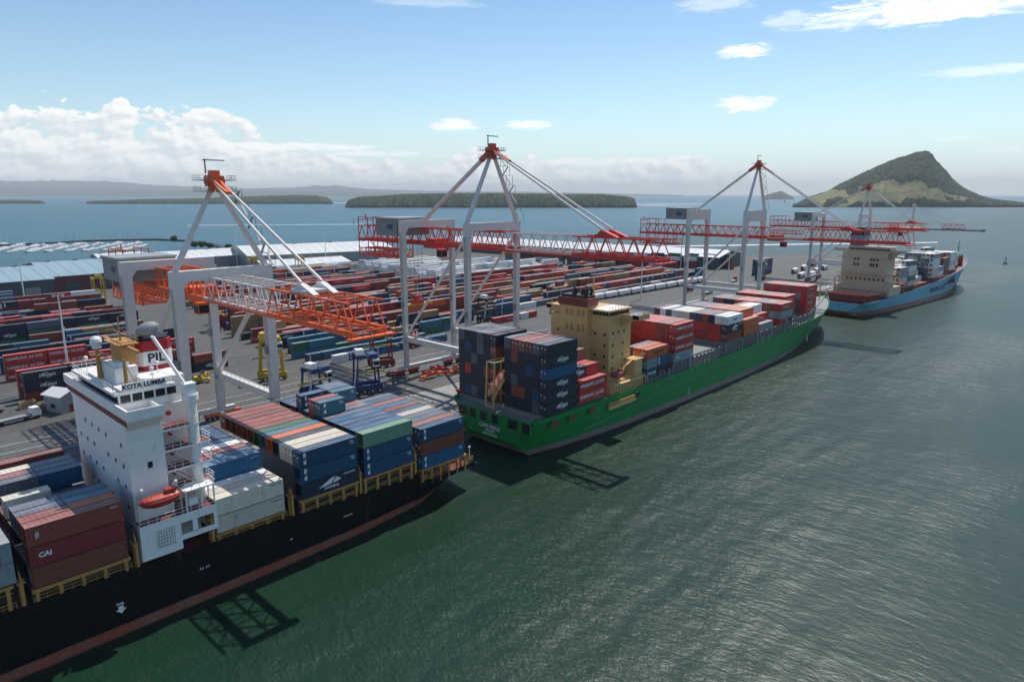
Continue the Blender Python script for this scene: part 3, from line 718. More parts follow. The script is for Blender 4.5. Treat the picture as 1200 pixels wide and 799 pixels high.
bay('long pink roofed bay near the bow', 271.0, GY + 1.2, 13.8, [[['red', L_('navy', 'num')], 'grey', 'red'], ['red', 'grey', 'rust'], ['slate', 'rust', 'pink'], ['red', 'navy', 'blue'], ['rust', 'red', 'rust'], ['red', 'rust', 'orange'], ['rust', 'rust', 'pink'], ['rust', 'slate', 'orange'], ['rust', 'red', 'navy'], ['rust', 'navy', 'navy'], ['rust', 'rust', 'rust'], ['grey', 'rust', 'slate']], 2.48)
bay('all red bay just behind the bow bay', 290.0, 113.5, 14.2, [['rust', 'red', 'red'], ['red', 'red', 'red'], ['rust', 'rust', 'red', ], ['red', 'red', 'pink'], ['red', 'rust', 'rust'], ['red', 'red', 'pink'], ['red', 'rust', 'red'], ['rust', 'red', 'red'], ['red', 'red', 'pink']], 2.48)
bay('foremost bay at the green bow', 308.0, 111.2, 14.0, [['red', 'red', 'red', L_('red', 'hsud')][:4], ['slate', 'slate', 'grey', 'red'], ['slate', 'navy', 'slate', 'pink'], ['grey', 'slate', 'teal', 'pink'], ['slate', 'grey', 'slate', 'pink'], ['slate', 'slate', 'navy', 'red'], ['grey', 'slate', 'rust', 'pink'], ['slate', 'slate', 'rust', 'pink']], 2.48)
SHIPCONT = len(CONT)

# ---- yard rows (4 m apart in pairs); left block and main block
YC = 'rust red red maroon navy navy blue bright teal tan orange white cream slate green brown rust'.split()
def yard_row(block, bi, x0, x1, y, hmax, pool, fixed=None, gap=.10):
    x = x0; i = 0; run = None
    while x < x1 - 6:
        if run is None or rg.random() < .30: run = rg.choice(pool); hh = max(1, min(hmax, int(round(rg.gauss(hmax - .6, .8)))))
        L = 12.19 if rg.random() < .55 else 6.06
        if rg.random() > gap:
            for k in range(hh):
                c = run if rg.random() < .5 else rg.choice(pool)
                lg = None
                if L > 8 and c == 'red' and rg.random() < .7: lg = 'hsud'
                elif L > 8 and c == 'navy' and rg.random() < .6: lg = 'delmas'
                elif c in ('blue', 'bright') and rg.random() < .8: lg = 'pil'
                cont(x, y, G + .05 + k * CP, L, c, (block, bi, i, k, k == hh - 1), logo=lg)
            i += 1
        x += L + .35
def X_left(y): return y * .158 - 8
# left block: explicit front rows, then filled rows
bi = 0
for (y, xs, items) in [(244.5, 43.5, [('navy', 'navy', 'maroon'), ('navy', 'maroon', 'maroon'), ('navy', 'rust'), ('rust', 'navy', 'navy'), ('rust', 'navy')]),
                       (249.5, 43.0, [('red', 'red', 'rust'), ('red', 'rust', 'red'), ('red', 'red', 'red'), ('navy', 'rust')]),
                       (264, 86, [('red', 'red', 'red')]),
                       (277, 44.8, [('red', 'red', 'red'), ('red', 'red', 'red'), ('red', 'red'), ('red', 'red', 'rust'), ('red', 'rust')])]:
    x = xs
    for i, st_ in enumerate(items):
        for k, c in enumerate(reversed(st_)):
            cont(x, y, G + .05 + k * CP, 12.19, c, ('left', bi, i, k, k == len(st_) - 1), logo='hsud' if c == 'red' else ('delmas' if c == 'navy' else None))
        x += 12.6
    bi += 1
for y, pool in [(290, 'navy navy blue rust teal'), (303, 'navy bright maroon navy'), (314, 'navy blue teal tan navy'), (329, 'teal tan navy rust bright'), (343, 'navy navy slate green'), (356, 'red maroon navy tan'), (368, 'rust red orange navy'), (384, 'red red maroon navy'), (398, 'navy bright blue rust'), (418, 'orange rust navy maroon'), (436, 'red rust slate white')]:
    yard_row('left', bi, X_left(y) + (8 if y < 305 else 0), 104 + (y - 290) * .12, y, 2 if y < 330 else 3, pool.split(), gap=.06); bi += 1
    yard_row('left', bi, X_left(y) + (8 if y < 305 else 0), 102, y + 2.7, 2 if y < 330 else 3, pool.split(), gap=.12); bi += 1
    if y > 310: yard_row('left', bi, X_left(y), 100, y + 6.6, 2, pool.split(), gap=.25); bi += 1
for y in (452, 464, 476): yard_row('left', bi, X_left(y), 84, y, 3, 'slate grey teal slate green'.split(), gap=.02); bi += 1
# main block
mi_ = 0
mb_rows = []
def mrow(y, x0, x1, h, pool, gap=.07):
    global mi_
    yard_row('main', mi_, x0, x1, y, h, pool.split(), gap=gap); mi_ += 1
cont(134.9, 218.6, G + .05, 6.06, 'white', ('main', 0, 0, 0, True), logo='alianca')
x = 141.3
for i in range(4): cont(x, 219.2, G + .05, 12.19, 'bright', ('main', 0, i + 1, 0, True), logo='pil'); x += 12.6
mi_ = 1
mrow(227.5, 129, 190, 2, 'blue bright blue teal', 0)
mrow(236, 128, 214, 2, 'blue navy red green teal', .05)
mrow(231, 232, 300, 1, 'white red cream red', .1)
mrow(246, 132, 260, 2, 'navy teal blue red tan')
mrow(252, 262, 452, 1, 'cream white navy slate')
for k in range(23):
    y = 257 + k * 9.2
    x1 = 452 - max(0, (y - 300)) * .62
    pool = ['navy red rust tan blue', 'maroon rust tan orange tan', 'red rust maroon navy', 'slate teal blue navy rust', 'tan tan rust orange', 'red rust bright navy', 'maroon red red rust'][k % 7]
    yy = y
    if yy > 340: x1 = min(x1, 292)
    x0 = 131 + (6 if k > 4 else 0) + (k > 8) * 14
    mrow(yy, x0, x1, 2 + (k % 3 != 0), pool, .03)
    mrow(yy + 2.7, x0 + 6, x1 - 12, 2 + (k % 2), pool, .12)
    if k % 3 == 1: mrow(yy + 5.4, x0 + 14, x1 - 30, 2, pool, .2)
for q in range(8): mrow(338 + q * 8.4, 424 - q * 3, 492 - q * 9, 2, 'red maroon rust orange navy tan', .05)
for q in range(5): mrow(262 + q * 9, 456, 486 - q * 1.0, 2, 'red navy rust bright orange tan', .05)
# white refrigerated block
for k in range(11):
    y = 347 + k * 11.5
    for j in (0, 2.9):
        mrow(y + j, 296 + k * 1.0, 408 - k * 7 + 14, 4, 'white white white white cream', .10)
for k in range(5): mrow(455 + k * 5.5, 250, 330, 3, 'white cream white cream', .2)
# stacks standing in front of the long wharf shed, set square to the rows
for i in range(14):
    y = 262 + i * 13.0
    for dx in (0, 2.7):
        h = 4 if dx else rg.choice([3, 4])
        for k in range(h):
            CONT.append(dict(x=548 - i * 6.8 + dx, y=y, z=G + .05 + k * CP, L=12.19, col=rg.choice('navy maroon navy red rust teal green navy white'.split()), where=('shed', i, int(dx > 0), k, k == h - 1), reefer=False, logo=None, prio=0, rot=1))
for y in range(470, 560, 14): yard_row('left', 40, 150, 235, y, 2, 'rust orange navy white cream'.split(), gap=.15)
for (x, y, h, c) in [(520, 226, 4, 'bright'), (520, 229, 4, 'blue'), (533, 226, 4, 'navy'), (533, 229, 4, 'rust'), (482, 258, 2, 'bright'), (482, 261, 1, 'bright')]:
    for k in range(h): cont(x, y, G + .05 + k * CP, 12.19, c if k != 1 else 'bright', ('end', int(x), int(y), k, k == h - 1))

# ---- choose the 300 that show largest
def proj(p):
    th = R(43.374); c_, s_ = math.cos(R(12.1)), math.sin(R(12.1)); sh, ch = math.sin(th), math.cos(th)
    d = (p[0], p[1], p[2] - CAMZ)
    w = d[0] * ch * c_ + d[1] * sh * c_ - d[2] * s_
    if w < 5: return (-999, -999, 1e9)
    return (600 + 800 * (d[0] * sh - d[1] * ch) / w, 399.5 - 800 * (d[0] * ch * s_ + d[1] * sh * s_ + d[2] * c_) / w, w)
occ = {}
for i, c in enumerate(CONT):
    for q in range(int(c['L'] // 6)):
        occ[(round((c['x'] + 3 + q * 6) / 6), round(c['y'] / 2.5), round(c['z'] / CP))] = i
for i, c in enumerate(CONT):
    X, Y, Z = c['x'] + c['L'] / 2, c['y'] + 1.2, c['z'] + 1.5
    px, py, w = proj((X, Y, Z)); s = 800 / w
    kx = [round((c['x'] + 3 + q * 6) / 6) for q in range(int(c['L'] // 6))]; ky, kz = round(c['y'] / 2.5), round(c['z'] / CP)
    top = sum((k, ky, kz + 1) not in occ for k in kx) / len(kx)
    side = sum((k, ky - 1, kz) not in occ for k in kx) / len(kx)
    end = 1.0 if (kx[0] - 1, ky, kz) not in occ else 0.0
    area = s * s * (c['L'] * 2.44 * top * (CAMZ - Z) / w + c['L'] * 2.9 * side * Y / w + 2.44 * 2.9 * end * X / w)
    if not (-30 < px < 1230 and -10 < py < 830): area *= .01
    c['area'] = area; c['vis'] = top + side + end; c['top'] = top; c['side'] = side; c['end'] = end
order = sorted(range(len(CONT)), key=lambda i: -CONT[i]['area'])
chosen = set(order[:300])
def num(i): return ORD[i] if i < 15 else 'far'
stuff = MB(); used = set()
GRP = 'shipping containers on the ships and in the yard'
for i, c in enumerate(CONT):
    v = 1 + (hsh(i, 3.3) - .5) * .30; base = tuple(min(.8, q * v) for q in PAL[c['col']])
    if i in chosen and c['rot'] == 0:
        o = bpy.data.objects.new('shipping_container', BODY[(c['L'], c['reefer'])]); COL.objects.link(o)
        o.location = (c['x'], c['y'], c['z']); o.color = (*base, 1); o.scale = (.992, .962, .972)
        if c['end'] > .5 or c['reefer']:
            d = bpy.data.objects.new('refrigeration_unit' if c['reefer'] else 'door', REEF if c['reefer'] else DOOR); COL.objects.link(d); d.parent = o; d.color = o.color
        if c['logo'] and c['side'] > .4: add_logo(o, c['logo'], c['L'])
        nm = CNAME[c['col']]
        if isinstance(c['where'], tuple):
            blk, row, k, tier, top = c['where']
            tn = 'top' if top and tier else ('ground level' if tier == 0 else 'middle level')
            pl = {'left': 'left yard', 'main': 'main yard', 'end': 'far wharf end', 'shed': 'by long shed'}[blk]
            lab = '%s container, %s, %s from left in %s row of %s' % (nm, tn, num(k), num(row), pl) if blk != 'end' else '%s container, %s, in the lone stack at far wharf end' % (nm, tn if tier != 1 else 'second level')
        else:
            lab = '%s container, %s' % (nm, c['where'])
        w_ = lab.split()
        if len(w_) > 16: lab = lab.replace(' from the water', '').replace(' of the green ship', ''); w_ = lab.split()
        if len(w_) > 16: lab = lab.replace(' the ', ' ')
        if lab in used: lab = lab.replace('container,', 'box,')
        used.add(lab)
        tag(o, lab, 'container', GRP)
    else:
        if c['vis'] <= 0: continue
        e = .03; x, y, z = c['x'], c['y'], c['z']; W, L = 2.44, c['L']
        if c['rot']: stuff.box(x, y, z, x + W, y + L, z + CH, 0, (*base, 1))
        else:
            stuff.box(x, y, z, x + L, y + W, z + CH, 0, (*base, 1))
            if c['area'] > 14:      # frame ends so that they do not read as plain blocks
                dk = tuple(q * .45 for q in base)
                for a in (0.02, 1.24): stuff.box(x - .05, y + a + .08, z + .15, x - .01, y + a + 1.08, z + CH - .15, 0, (*base, 1))
                if c['col'] in ('bright', 'blue', 'navy') and hsh(i, 9) > .3: stuff.box(x + .5, y - .04, z + .4, x + 1.2, y - .01, z + CH - .4, 0, (.6, .62, .62, 1))
                elif c['col'] == 'red' and L > 8: stuff.box(x + 2.5, y - .04, z + 1.3, x + 8.0, y - .01, z + 1.75, 0, (.55, .45, .44, 1))
print('containers', len(CONT), 'individual', len(used))
# ------------------------------------------------------------------ ships
class Unit:
    """a thing whose parts are written in world metres (or in local metres when local=True)"""
    def __init__(s, name, label, cat, loc, rz=0, local=False, group=None):
        s.e = thing(name, label, cat, loc, rz, group)
        s.inv = Matrix.Identity(4) if local else Matrix.Translation(Vector(loc)).inverted()
    def p(s, mb, name, mat, parent=None, label=None):
        o = mb.build(name, M[mat] if isinstance(mat, str) else ([M[q] if isinstance(q, str) else q for q in mat] if isinstance(mat, (list, tuple)) else mat))
        o.parent = parent or s.e
        if parent is None: o.matrix_parent_inverse = s.inv
        if label: o['label'] = label
        return o
    def t(s, name, st, size, mat, loc, face='-y', bold=0.0, sx=1.0):
        o = text(name, st, size, M[mat], s.e, loc, face, bold, sx=sx); o.matrix_parent_inverse = s.inv; return o

def hull_mesh(sta, cy, power=.8, bul=1.1):
    """sta: (x, half deck, half foot, z deck, z foot) stern->bow"""
    NL = 9; mb = MB(); vs = []
    for (x, hd, hw, zd, zb) in sta:
        ring = []
        ring.append((x, cy, zb - .4 if zb < 0 else zb))
        for k in range(NL + 1):
            s = k / NL; z = zb + (zd - zb) * s; w = hw + (hd - hw) * s ** power
            ring.append((x, cy - w, z))
        ring += [(x, cy - max(0, hd - .25), zd), (x, cy - max(0, hd - .25), zd - bul), (x, cy + max(0, hd - .25), zd - bul), (x, cy + max(0, hd - .25), zd)]
        for k in range(NL, -1, -1):
            s = k / NL; z = zb + (zd - zb) * s; w = hw + (hd - hw) * s ** power
            ring.append((x, cy + w, z))
        vs.append(ring)
    n = len(vs[0]); fs = []; mi = []
    for j in range(len(vs) - 1):
        for i in range(n):
            a, b = j * n + i, j * n + (i + 1) % n
            m = 1 if i == NL + 3 else 0
            mb_f = (a, b, b + n, a + n); fs.append(mb_f); mi.append(m)
    mb.v = [v for r in vs for v in r]; mb.f = [list(f) for f in fs] + [list(range(n))[::-1], list(range((len(vs) - 1) * n, len(vs) * n))]
    mb.mi = mi + [0, 0]; mb.col = [None] * len(mb.f)
    return mb

def stair(mb, p, q, w=.8, r=.06):
    p, q = Vector(p), Vector(q); mb.beam(p, q, .7, .12); mb.beam(p + Vector((0, -.35, .9)), q + Vector((0, -.35, .9)), r); mb.beam(p + Vector((0, .35, .9)), q + Vector((0, .35, .9)), r)

# ---- the black container ship
def black_ship():
    cy = 123.25
    U = Unit('container_ship', 'black hulled container ship with white bridge nearest the camera, berthed left', 'container ship', (0, cy, 0))
    st = [(-150, .3, .2, 15, -3), (-143, 5, .4, 14.4, -3), (-130, 12, 3, 13.2, -3), (-110, 15.6, 9, 12, -3), (-85, 16.2, 14.5, 11.2, -3), (-50, 16.25, 16.2, 10.8, -3), (0, 16.25, 16.25, 10.6, -3), (30, 16.25, 16.2, 10.0, -3), (50, 16.25, 16, 9.4, -3), (70, 16.25, 15.2, 8.4, -3), (84.9, 16.2, 12.5, 7.7, -3),
          (85.2, 16.2, 12.4, 6.0, -3), (92, 16.1, 9.5, 6.0, -1.5), (98, 15.9, 6.5, 6.1, .6), (101.5, 15.6, 5.5, 6.2, 2.2)]
    h = U.p(hull_mesh(st, cy), 'hull', [HB, 'deck_red'])
    # boot top guard, ochre rail band along the sheer
    y0 = cy - 16.25
    for (xa, xb, zb, zt, nm) in [(2.4, 14.4, 10.4, 13.95, ''), (16.4, 29.0, 10.2, 12.2, ''), (42, 54.6, 9.5, 10.75, ''), (57.5, 70.1, 8.8, 11.45, ''), (71.1, 83.7, 8.4, 11.45, '')]:
        mb = MB(); mb.box(xa, y0 + .3, zt - .55, xb, y0 + 1.2, zt - .1); U.p(MB().box(xa, y0 + 1.3, zb - 1.3, xb, y0 + 31, zt - .15), 'hatch_coaming', 'hatch_dark')
        for i in range(5):
            x = xa + .3 + (xb - xa - 1.2) * i / 4
            mb.ext([(x, zb - 1), (x + .75, zb - 1), (x + .75, zt - .4), (x + .3, zt - .4)] if False else [(x, zb - 1), (x + .45, zb - 1), (x + .45, zt - .56), (x, zt - .56)], 'y', y0 + .3, y0 + .75)
        mb.rail([(xa, y0 + .12, zb), (xb, y0 + .12, zb)], h=1.0, r=.06, step=1.5)
        for k in (.33, .66): mb.box(xa, y0 + .9, zb - 1 + k * (zt - zb + 1), xb, y0 + 1.0, zb - 1 + k * (zt - zb + 1) + .15)
        U.p(mb, 'hatch_side_frame', 'ochre')
    # lashing towers in the gaps between bays
    for x in (15.3, 30.0, 41.6, 56.0, 70.55, 84.2):
        mb = MB(); zt = 13.6 if x < 50 else 12.6
        for y in (y0 + .4, y0 + 1.6): mb.box(x - .22, y, 8.6, x + .22, y + .3, zt)
        mb.box(x - .5, y0 + .3, zt, x + .5, y0 + 2.2, zt + .15); mb.ext([(y0 + .4, zt + .15), (y0 + 1.8, zt + .15), (y0 + 1.6, zt + 1.2), (y0 + 1.1, zt + 1.7), (y0 + .6, zt + 1.2)], 'x', x - .08, x + .08)
        U.p(mb, 'lashing_tower', 'ochre')
    # open mooring deck at the stern, containers stand on posts
    mb = MB()
    for i in range(6):
        x = 85.9 + i * 2.45; mb.box(x, y0 + .35, 4.9, x + .35, y0 + .8, 8.8); mb.box(x, cy + 15.0, 4.9, x + .35, cy + 15.5, 8.8)
    for j in range(7): mb.box(97.6, cy - 15 + j * 5, 4.9, 98.0, cy - 14.6 + j * 5, 8.8)
    mb.box(85.5, y0 + .2, 8.45, 98.2, cy + 15.6, 8.8); mb.rail([(85.4, y0 + .2, 6.0), (101.2, y0 + .9, 6.2), (101.2, cy + 15, 6.2)], h=1.1, r=.07, step=1.2)
    U.p(mb, 'stern_container_deck', 'ochre')
    for (x, y) in [(88, 110), (91, 112), (95, 111), (99, 113), (90, 118), (99.5, 120), (99.5, 128)]:
        mb = MB(); mb.tube((x - .6, y, 5.7), (x + .9, y, 5.7), .6, 10); mb.box(x - .9, y - .5, 4.95, x - .6, y + .5, 6.4); mb.box(x + .9, y - .5, 4.95, x + 1.2, y + .5, 6.4)
        U.p(mb, 'mooring_winch', 'ochre')
    MBp = MB().tube((100.7, 108.6, 6), (100.7, 108.6, 9.3), .09, 6).sphere((100.7, 108.6, 9.5), .28); U.p(MBp, 'stern_lamp', 'white')
    # superstructure
    X0, X1 = 31.0, 42.0; ya, yb = 109.6, 136.6
    h1 = MB().box(X0, ya, 9.2, 36.3, yb, 33.0).box(36.3, ya + 3.6, 9.2, X1, yb - 3.6, 33.0)
    h1.ext([(ya, 31.0), (107.2, 33.0), (139.4, 33.0), (yb, 31.0)], 'x', X0 + .02, 35.9)
    house = U.p(h1, 'accommodation_block', 'white')
    wm_ = MB().box(X0 - .15, 107.2, 33.0, 35.9, 139.4, 33.25).box(X0 - .25, 107.0, 33.25, X0 + .05, 139.6, 34.75).box(X0 + .05, 107.0, 33.25, 36, 107.25, 34.75).box(X0 + .05, 139.35, 33.25, 36, 139.6, 34.75).box(35.8, 107.25, 33.25, 36.0, 112.6, 34.3)
    wg = U.p(wm_, 'bridge_wing', 'white')
    wh = MB().box(X0 + .5, 112.8, 33.25, 39.5, 134.0, 34.4).box(X0 + .6, 113.0, 34.4, 39.4, 133.8, 35.9).box(X0 - .1, 112.4, 35.9, 40.0, 134.4, 36.35).box(36, 114, 33, 42, 132.5, 37.2)
    whl = U.p(wh, 'wheelhouse', 'white')
    gl = MB()
    for i in range(17): gl.box(X0 + .5, 113.35 + i * 1.2, 34.55, X0 + .59, 114.3 + i * 1.2, 35.75)
    for i in range(5): gl.box(X0 + .9 + i * 1.7, 112.9, 34.55, X0 + 2.3 + i * 1.7, 112.99, 35.75)
    U.p(gl, 'wheelhouse_windows', 'glass')
    sg = MB().box(X0 - .02, 108.2, 31.9, X0 - .005, 139.2, 32.85)
    for i in range(24): sg.box(X0 - .06, 108.3 + i * 1.27, 32.0, X0 + .01, 109.1 + i * 1.27, 32.75)
    U.p(sg, 'window_row', 'deck_red')
    for z in (14.6, 18, 21.4, 24.8, 28.2):
        for i in range(7):
            if (i * 7 + int(z)) % 5 == 0: continue
            y = 112.2 + i * 3.6
            w_ = U.p(MB().box(X0 - .07, y - .30, z - .36, X0 - .02, y + .30, z + .36), 'window_frame', 'steel')
            U.p(MB().box(X0 - .10, y - .2, z - .26, X0 - .065, y + .2, z + .26), 'window_pane', 'glass', w_)
    U.p(MB().box(33.6, ya - .06, 24.4, 34.3, ya - .01, 25.4), 'window_frame', 'glass')
    U.p(MB().box(X0, ya - .10, 28.3, 36.3, ya - .01, 28.5), 'rubbing_band', 'white')
    # open side decks with rails and stairs
    for k, z in enumerate((16.2, 19.6, 23.0, 26.4, 29.8)):
        x1 = X1 + (1.6 if k in (1, 2, 3) else 0)
        d = U.p(MB().box(36.35, ya + .1, z - .18, x1, ya + 3.55, z).box(36.35, ya + .02, z - .3, x1, ya + .12, z + .04), 'side_deck', ['white'])
        U.p(MB().box(36.4, ya + .2, z + .004, x1 - .1, ya + 3.5, z + .03), 'deck_plating', 'deck_red', d)
        r = MB().rail([(36.4, ya + .1, z), (x1, ya + .1, z), (x1, ya + 3.5, z)], h=1.1, r=.06, step=1.1); U.p(r, 'side_rail', 'white', d)
        if z < 29:
            s = MB(); stair(s, (37.0, ya + 1.6, z + 3.3), (40.6, ya + 1.6, z + .1)); U.p(s, 'stairway', 'white', d)
        U.p(MB().box(36.36, ya + 2.4, z + .1, 36.7, ya + 3.2, z + 2.1), 'door', 'dark', d)
        U.p(MB().tube((38.6, ya + 3.35, z + 1.6), (38.6, ya + 3.58, z + 1.6), .42, 12), 'life_ring', 'red', d)
    # wing brackets and top works
    rr = MB().rail([(X0, 113, 36.4), (39.8, 113, 36.4), (39.8, 134, 36.4), (X0, 134, 36.4), (X0, 113, 36.4)], h=1.1, r=.05, step=1.3)
    U.p(rr, 'top_rail', 'white')
    U.p(MB().box(32.2, 112.7, 36.4, 38.6, 112.8, 37.5), 'name_board', 'white')
    U.t('ship_name', 'KOTA LUMBA', 1.0, 'lettering_dark', (35.4, 112.66, 36.95), '-y', .03, 1.02)
    U.p(MB().box(33, 118, 36.35, 36.4, 126, 38.9).box(33.4, 119, 38.9, 35.5, 122, 39.6), 'chart_house', 'white')
    m1 = MB().tube((32.6, 124.5, 36.3), (32.6, 124.5, 41.5), .42, 8, r2=.25).box(31.6, 123.6, 40.2, 33.6, 125.4, 40.4).beam((32.6, 124.5, 39.5), (35, 124.5, 36.4), .2)
    o = U.p(m1, 'satellite_mast', 'ochre'); U.p(MB().sphere((32.6, 124.5, 42.5), .95).tube((32.6, 124.5, 41.4), (32.6, 124.5, 42.1), .7, 10), 'radar_dome', 'lettering_white', o)
    m2 = MB().box(34.6, 119.6, 36.4, 36.8, 124.4, 42.6).box(34.0, 118.5, 42.3, 37.2, 125.5, 42.5).beam((35.4, 113.5, 42.0), (35.4, 130, 42.0), .4).rail([(34, 118.5, 42.5), (37.2, 118.5, 42.5), (37.2, 125.5, 42.5)], h=1, r=.05, step=1.5).beam((35.5, 122, 42.5), (35.5, 122, 46.5), .3, w2=.12).beam((33.5, 122, 44.6), (37.5, 122, 44.6), .12).beam((35.5, 119, 43.9), (35.5, 125, 43.9), .12)
    U.p(m2, 'radar_mast', 'ochre')
    U.p(MB().tube((33.2, 113.6, 36.4), (33.2, 113.6, 41.2), .35, 8, r2=.22).beam((33.2, 113.6, 40.6), (35.2, 116, 36.6), .12), 'signal_mast', 'ochre')
    for q in ((37.2, 114.2), (39.2, 117.6), (32.2, 130.0)): U.p(MB().tube((*q, 36.4), (*q, 38.6), .06, 6).sphere((*q, 38.9), .38), 'antenna', 'lettering_white')
    # funnel with bands
    fx0, fx1, fy0, fy1 = 37.2, 43.0, 120.2, 127.2
    def oct_(x0, y0, x1, y1, c=.9): return [(x0 + c, y0), (x1 - c, y0), (x1, y0 + c), (x1, y1 - c), (x1 - c, y1), (x0 + c, y1), (x0, y1 - c), (x0, y0 + c)]
    f = U.p(MB().prism(oct_(fx0, fy0, fx1, fy1), 33.0, 38.0).prism(oct_(fx0, fy0, fx1, fy1), 40.4, 42.2), 'funnel', 'funnel_red')
    U.p(MB().prism(oct_(fx0 - .01, fy0 - .01, fx1 + .01, fy1 + .01), 38.0, 40.4), 'white_band', 'lettering_white', f)
    U.t('lettering', 'PIL', 2.1, 'lettering_dark', (40.15, fy0 - .04, 39.2), '-y', .05, 1.1)
    U.p(MB().prism(oct_(fx0 + .3, fy0 + .3, fx1 - .3, fy1 - .3), 42.2, 42.5).tube((38.6, 122.4, 42.5), (38.6, 122.4, 43.6), .5, 8).tube((39.8, 124.6, 42.5), (39.8, 124.6, 43.5), .4, 8), 'exhaust_pipes', 'black')
    dr = MB()
    for k in range(7):
        a, b = -1 + k / 3.5, -1 + (k + 1) / 3.5; ra = 1.45 * math.sqrt(max(0.02, 1 - a * a)) * .8; rb = .8 * 1.45 * math.sqrt(max(.02, 1 - b * b))
        dr.tube((39.6 + 1.9 * a, 121.4, 44.0 + .5 * a), (39.6 + 1.9 * b, 121.4, 44.0 + .5 * b), ra, 14, r2=rb)
    U.p(dr, 'silencer_drum', 'steel')
    # stores crane: post and lattice jib
    cr = MB().tube((41.3, 110.6, 16), (41.3, 110.6, 33.6), .85, 14).tube((41.3, 110.6, 33.6), (41.3, 110.6, 34.6), 1.25, 14).box(40.4, 109.9, 34.6, 42.2, 111.6, 36.4)
    c_ = U.p(cr, 'stores_crane', 'white'); jb = MB()
    for dy in (-.45, .45): jb.beam((41, 110.6 + dy, 35.6), (38.6, 116.5 + dy, 43.6), .28)
    for i in range(9):
        a = Vector((41, 110.15, 35.6)).lerp(Vector((38.6, 116.05, 43.6)), i / 9); b = Vector((41, 111.05, 35.6)).lerp(Vector((38.6, 116.95, 43.6)), (i + 1) / 9); jb.beam(a, b, .12)
    U.p(jb, 'jib', 'white', None)
    # boat deck, side screen, lifeboat and davits
    sc_ = MB(); y = 107.05
    sc_.box(30.6, y, 14.9, 42.4, y + .12, 16.3).box(30.6, y, 10.6, 32.8, y + .12, 14.9).box(35.6, y, 10.6, 36.6, y + .12, 14.9).box(32.8, y, 10.6, 35.6, y + .12, 11.9).box(38.4, y, 12.8, 39.2, y + .12, 14.9).box(36.6, y, 12.0, 42.4, y + .12, 12.9).box(41.8, y, 12.9, 42.4, y + .12, 14.9).box(30.6, y + .12, 16.0, 42.4, ya + .1, 16.15)
    for i in range(7): sc_.box(32.9 + i * .4, y + .01, 11.9, 33.05 + i * .4, y + .11, 14.9)
    for i in range(5): sc_.box(32.8, y + .02, 12.3 + i * .55, 35.6, y + .1, 12.42 + i * .55)
    U.p(sc_, 'side_screen', 'white')
    U.p(MB().box(30.7, y + .15, 16.18, 42.3, ya + .05, 16.22), 'boat_deck_plating', 'deck_red')
    up = MB()
    for x in (37.8, 40.2, 42.2):
        for yy in (107.3, 109.5): up.box(x, yy, 16.2, x + .22, yy + .22, 19.8)
    up.box(37.7, 107.2, 19.6, 42.5, 109.8, 19.8).rail([(37.7, 107.3, 19.8), (42.4, 107.3, 19.8)], r=.06, step=1.1).rail([(30.7, 107.2, 16.2), (42.3, 107.2, 16.2)], r=.06, step=1.2)
    up.box(38.4, 107.6, 17.0, 39.8, 108.8, 18.3)
    U.p(up, 'boat_deck_frame', 'white')
    for x in (31.4, 36.4):
        dv = MB().beam((x, 109.3, 16.2), (x, 108.9, 20.4), .35).beam((x, 108.9, 20.4), (x, 106.6, 22.4), .35).beam((x, 106.6, 22.4), (x, 106.6, 21.6), .15); U.p(dv, 'davit', 'white')
    boat(U, (33.9, 106.7, 20.0), 6.4, 1.15)
    # draught marks and tug marks on the hull side
    ar = MB().ext([(26.4, 5.0), (27.1, 5.0), (27.1, 4.5), (27.5, 4.5), (26.75, 3.8), (26.0, 4.5), (26.4, 4.5)], 'y', 106.93, 106.97); U.p(ar, 'tug_push_mark', 'lettering_white')
    U.t('lettering', 'TUG', .5, 'lettering_white', (26.7, 106.95, 5.35), '-y', .02)
    U.t('lettering', '8.6  8.4', .55, 'lettering_white', (39.5, 106.93, 6.0)); U.t('lettering', 'PANAMA', .5, 'lettering_white', (67.0, 106.9, 5.4)); U.t('lettering', 'BS', .5, 'lettering_white', (55.0, 106.9, 5.0))
def boat(U, c, L, r, mat='lifeboat_orange'):
    x, y, z = c; mb = MB(); n = 10; ringn = 10; rings = []
    for i in range(n + 1):
        s = -1 + 2 * i / n; w = r * (1 - abs(s) ** 2.6) ** .6 + .02
        rings.append([(x + s * L / 2, y + w * math.cos(t), z + (w * .95 * math.sin(t) if math.sin(t) < 0 else w * .8 * math.sin(t)) + .25 * s * s) for t in [2 * math.pi * k / ringn for k in range(ringn)]])
    fs = []
    for i in range(n):
        for k in range(ringn): fs.append((i * ringn + k, i * ringn + (k + 1) % ringn, (i + 1) * ringn + (k + 1) % ringn, (i + 1) * ringn + k))
    mb.add([v for q in rings for v in q], fs)
    b = U.p(mb, 'lifeboat', mat); U.p(MB().box(x + L * .12, y - r * .45, z + r * .7, x + L * .34, y + r * .45, z + r * 1.25), 'conning_tower', mat, None); return b
black_ship()

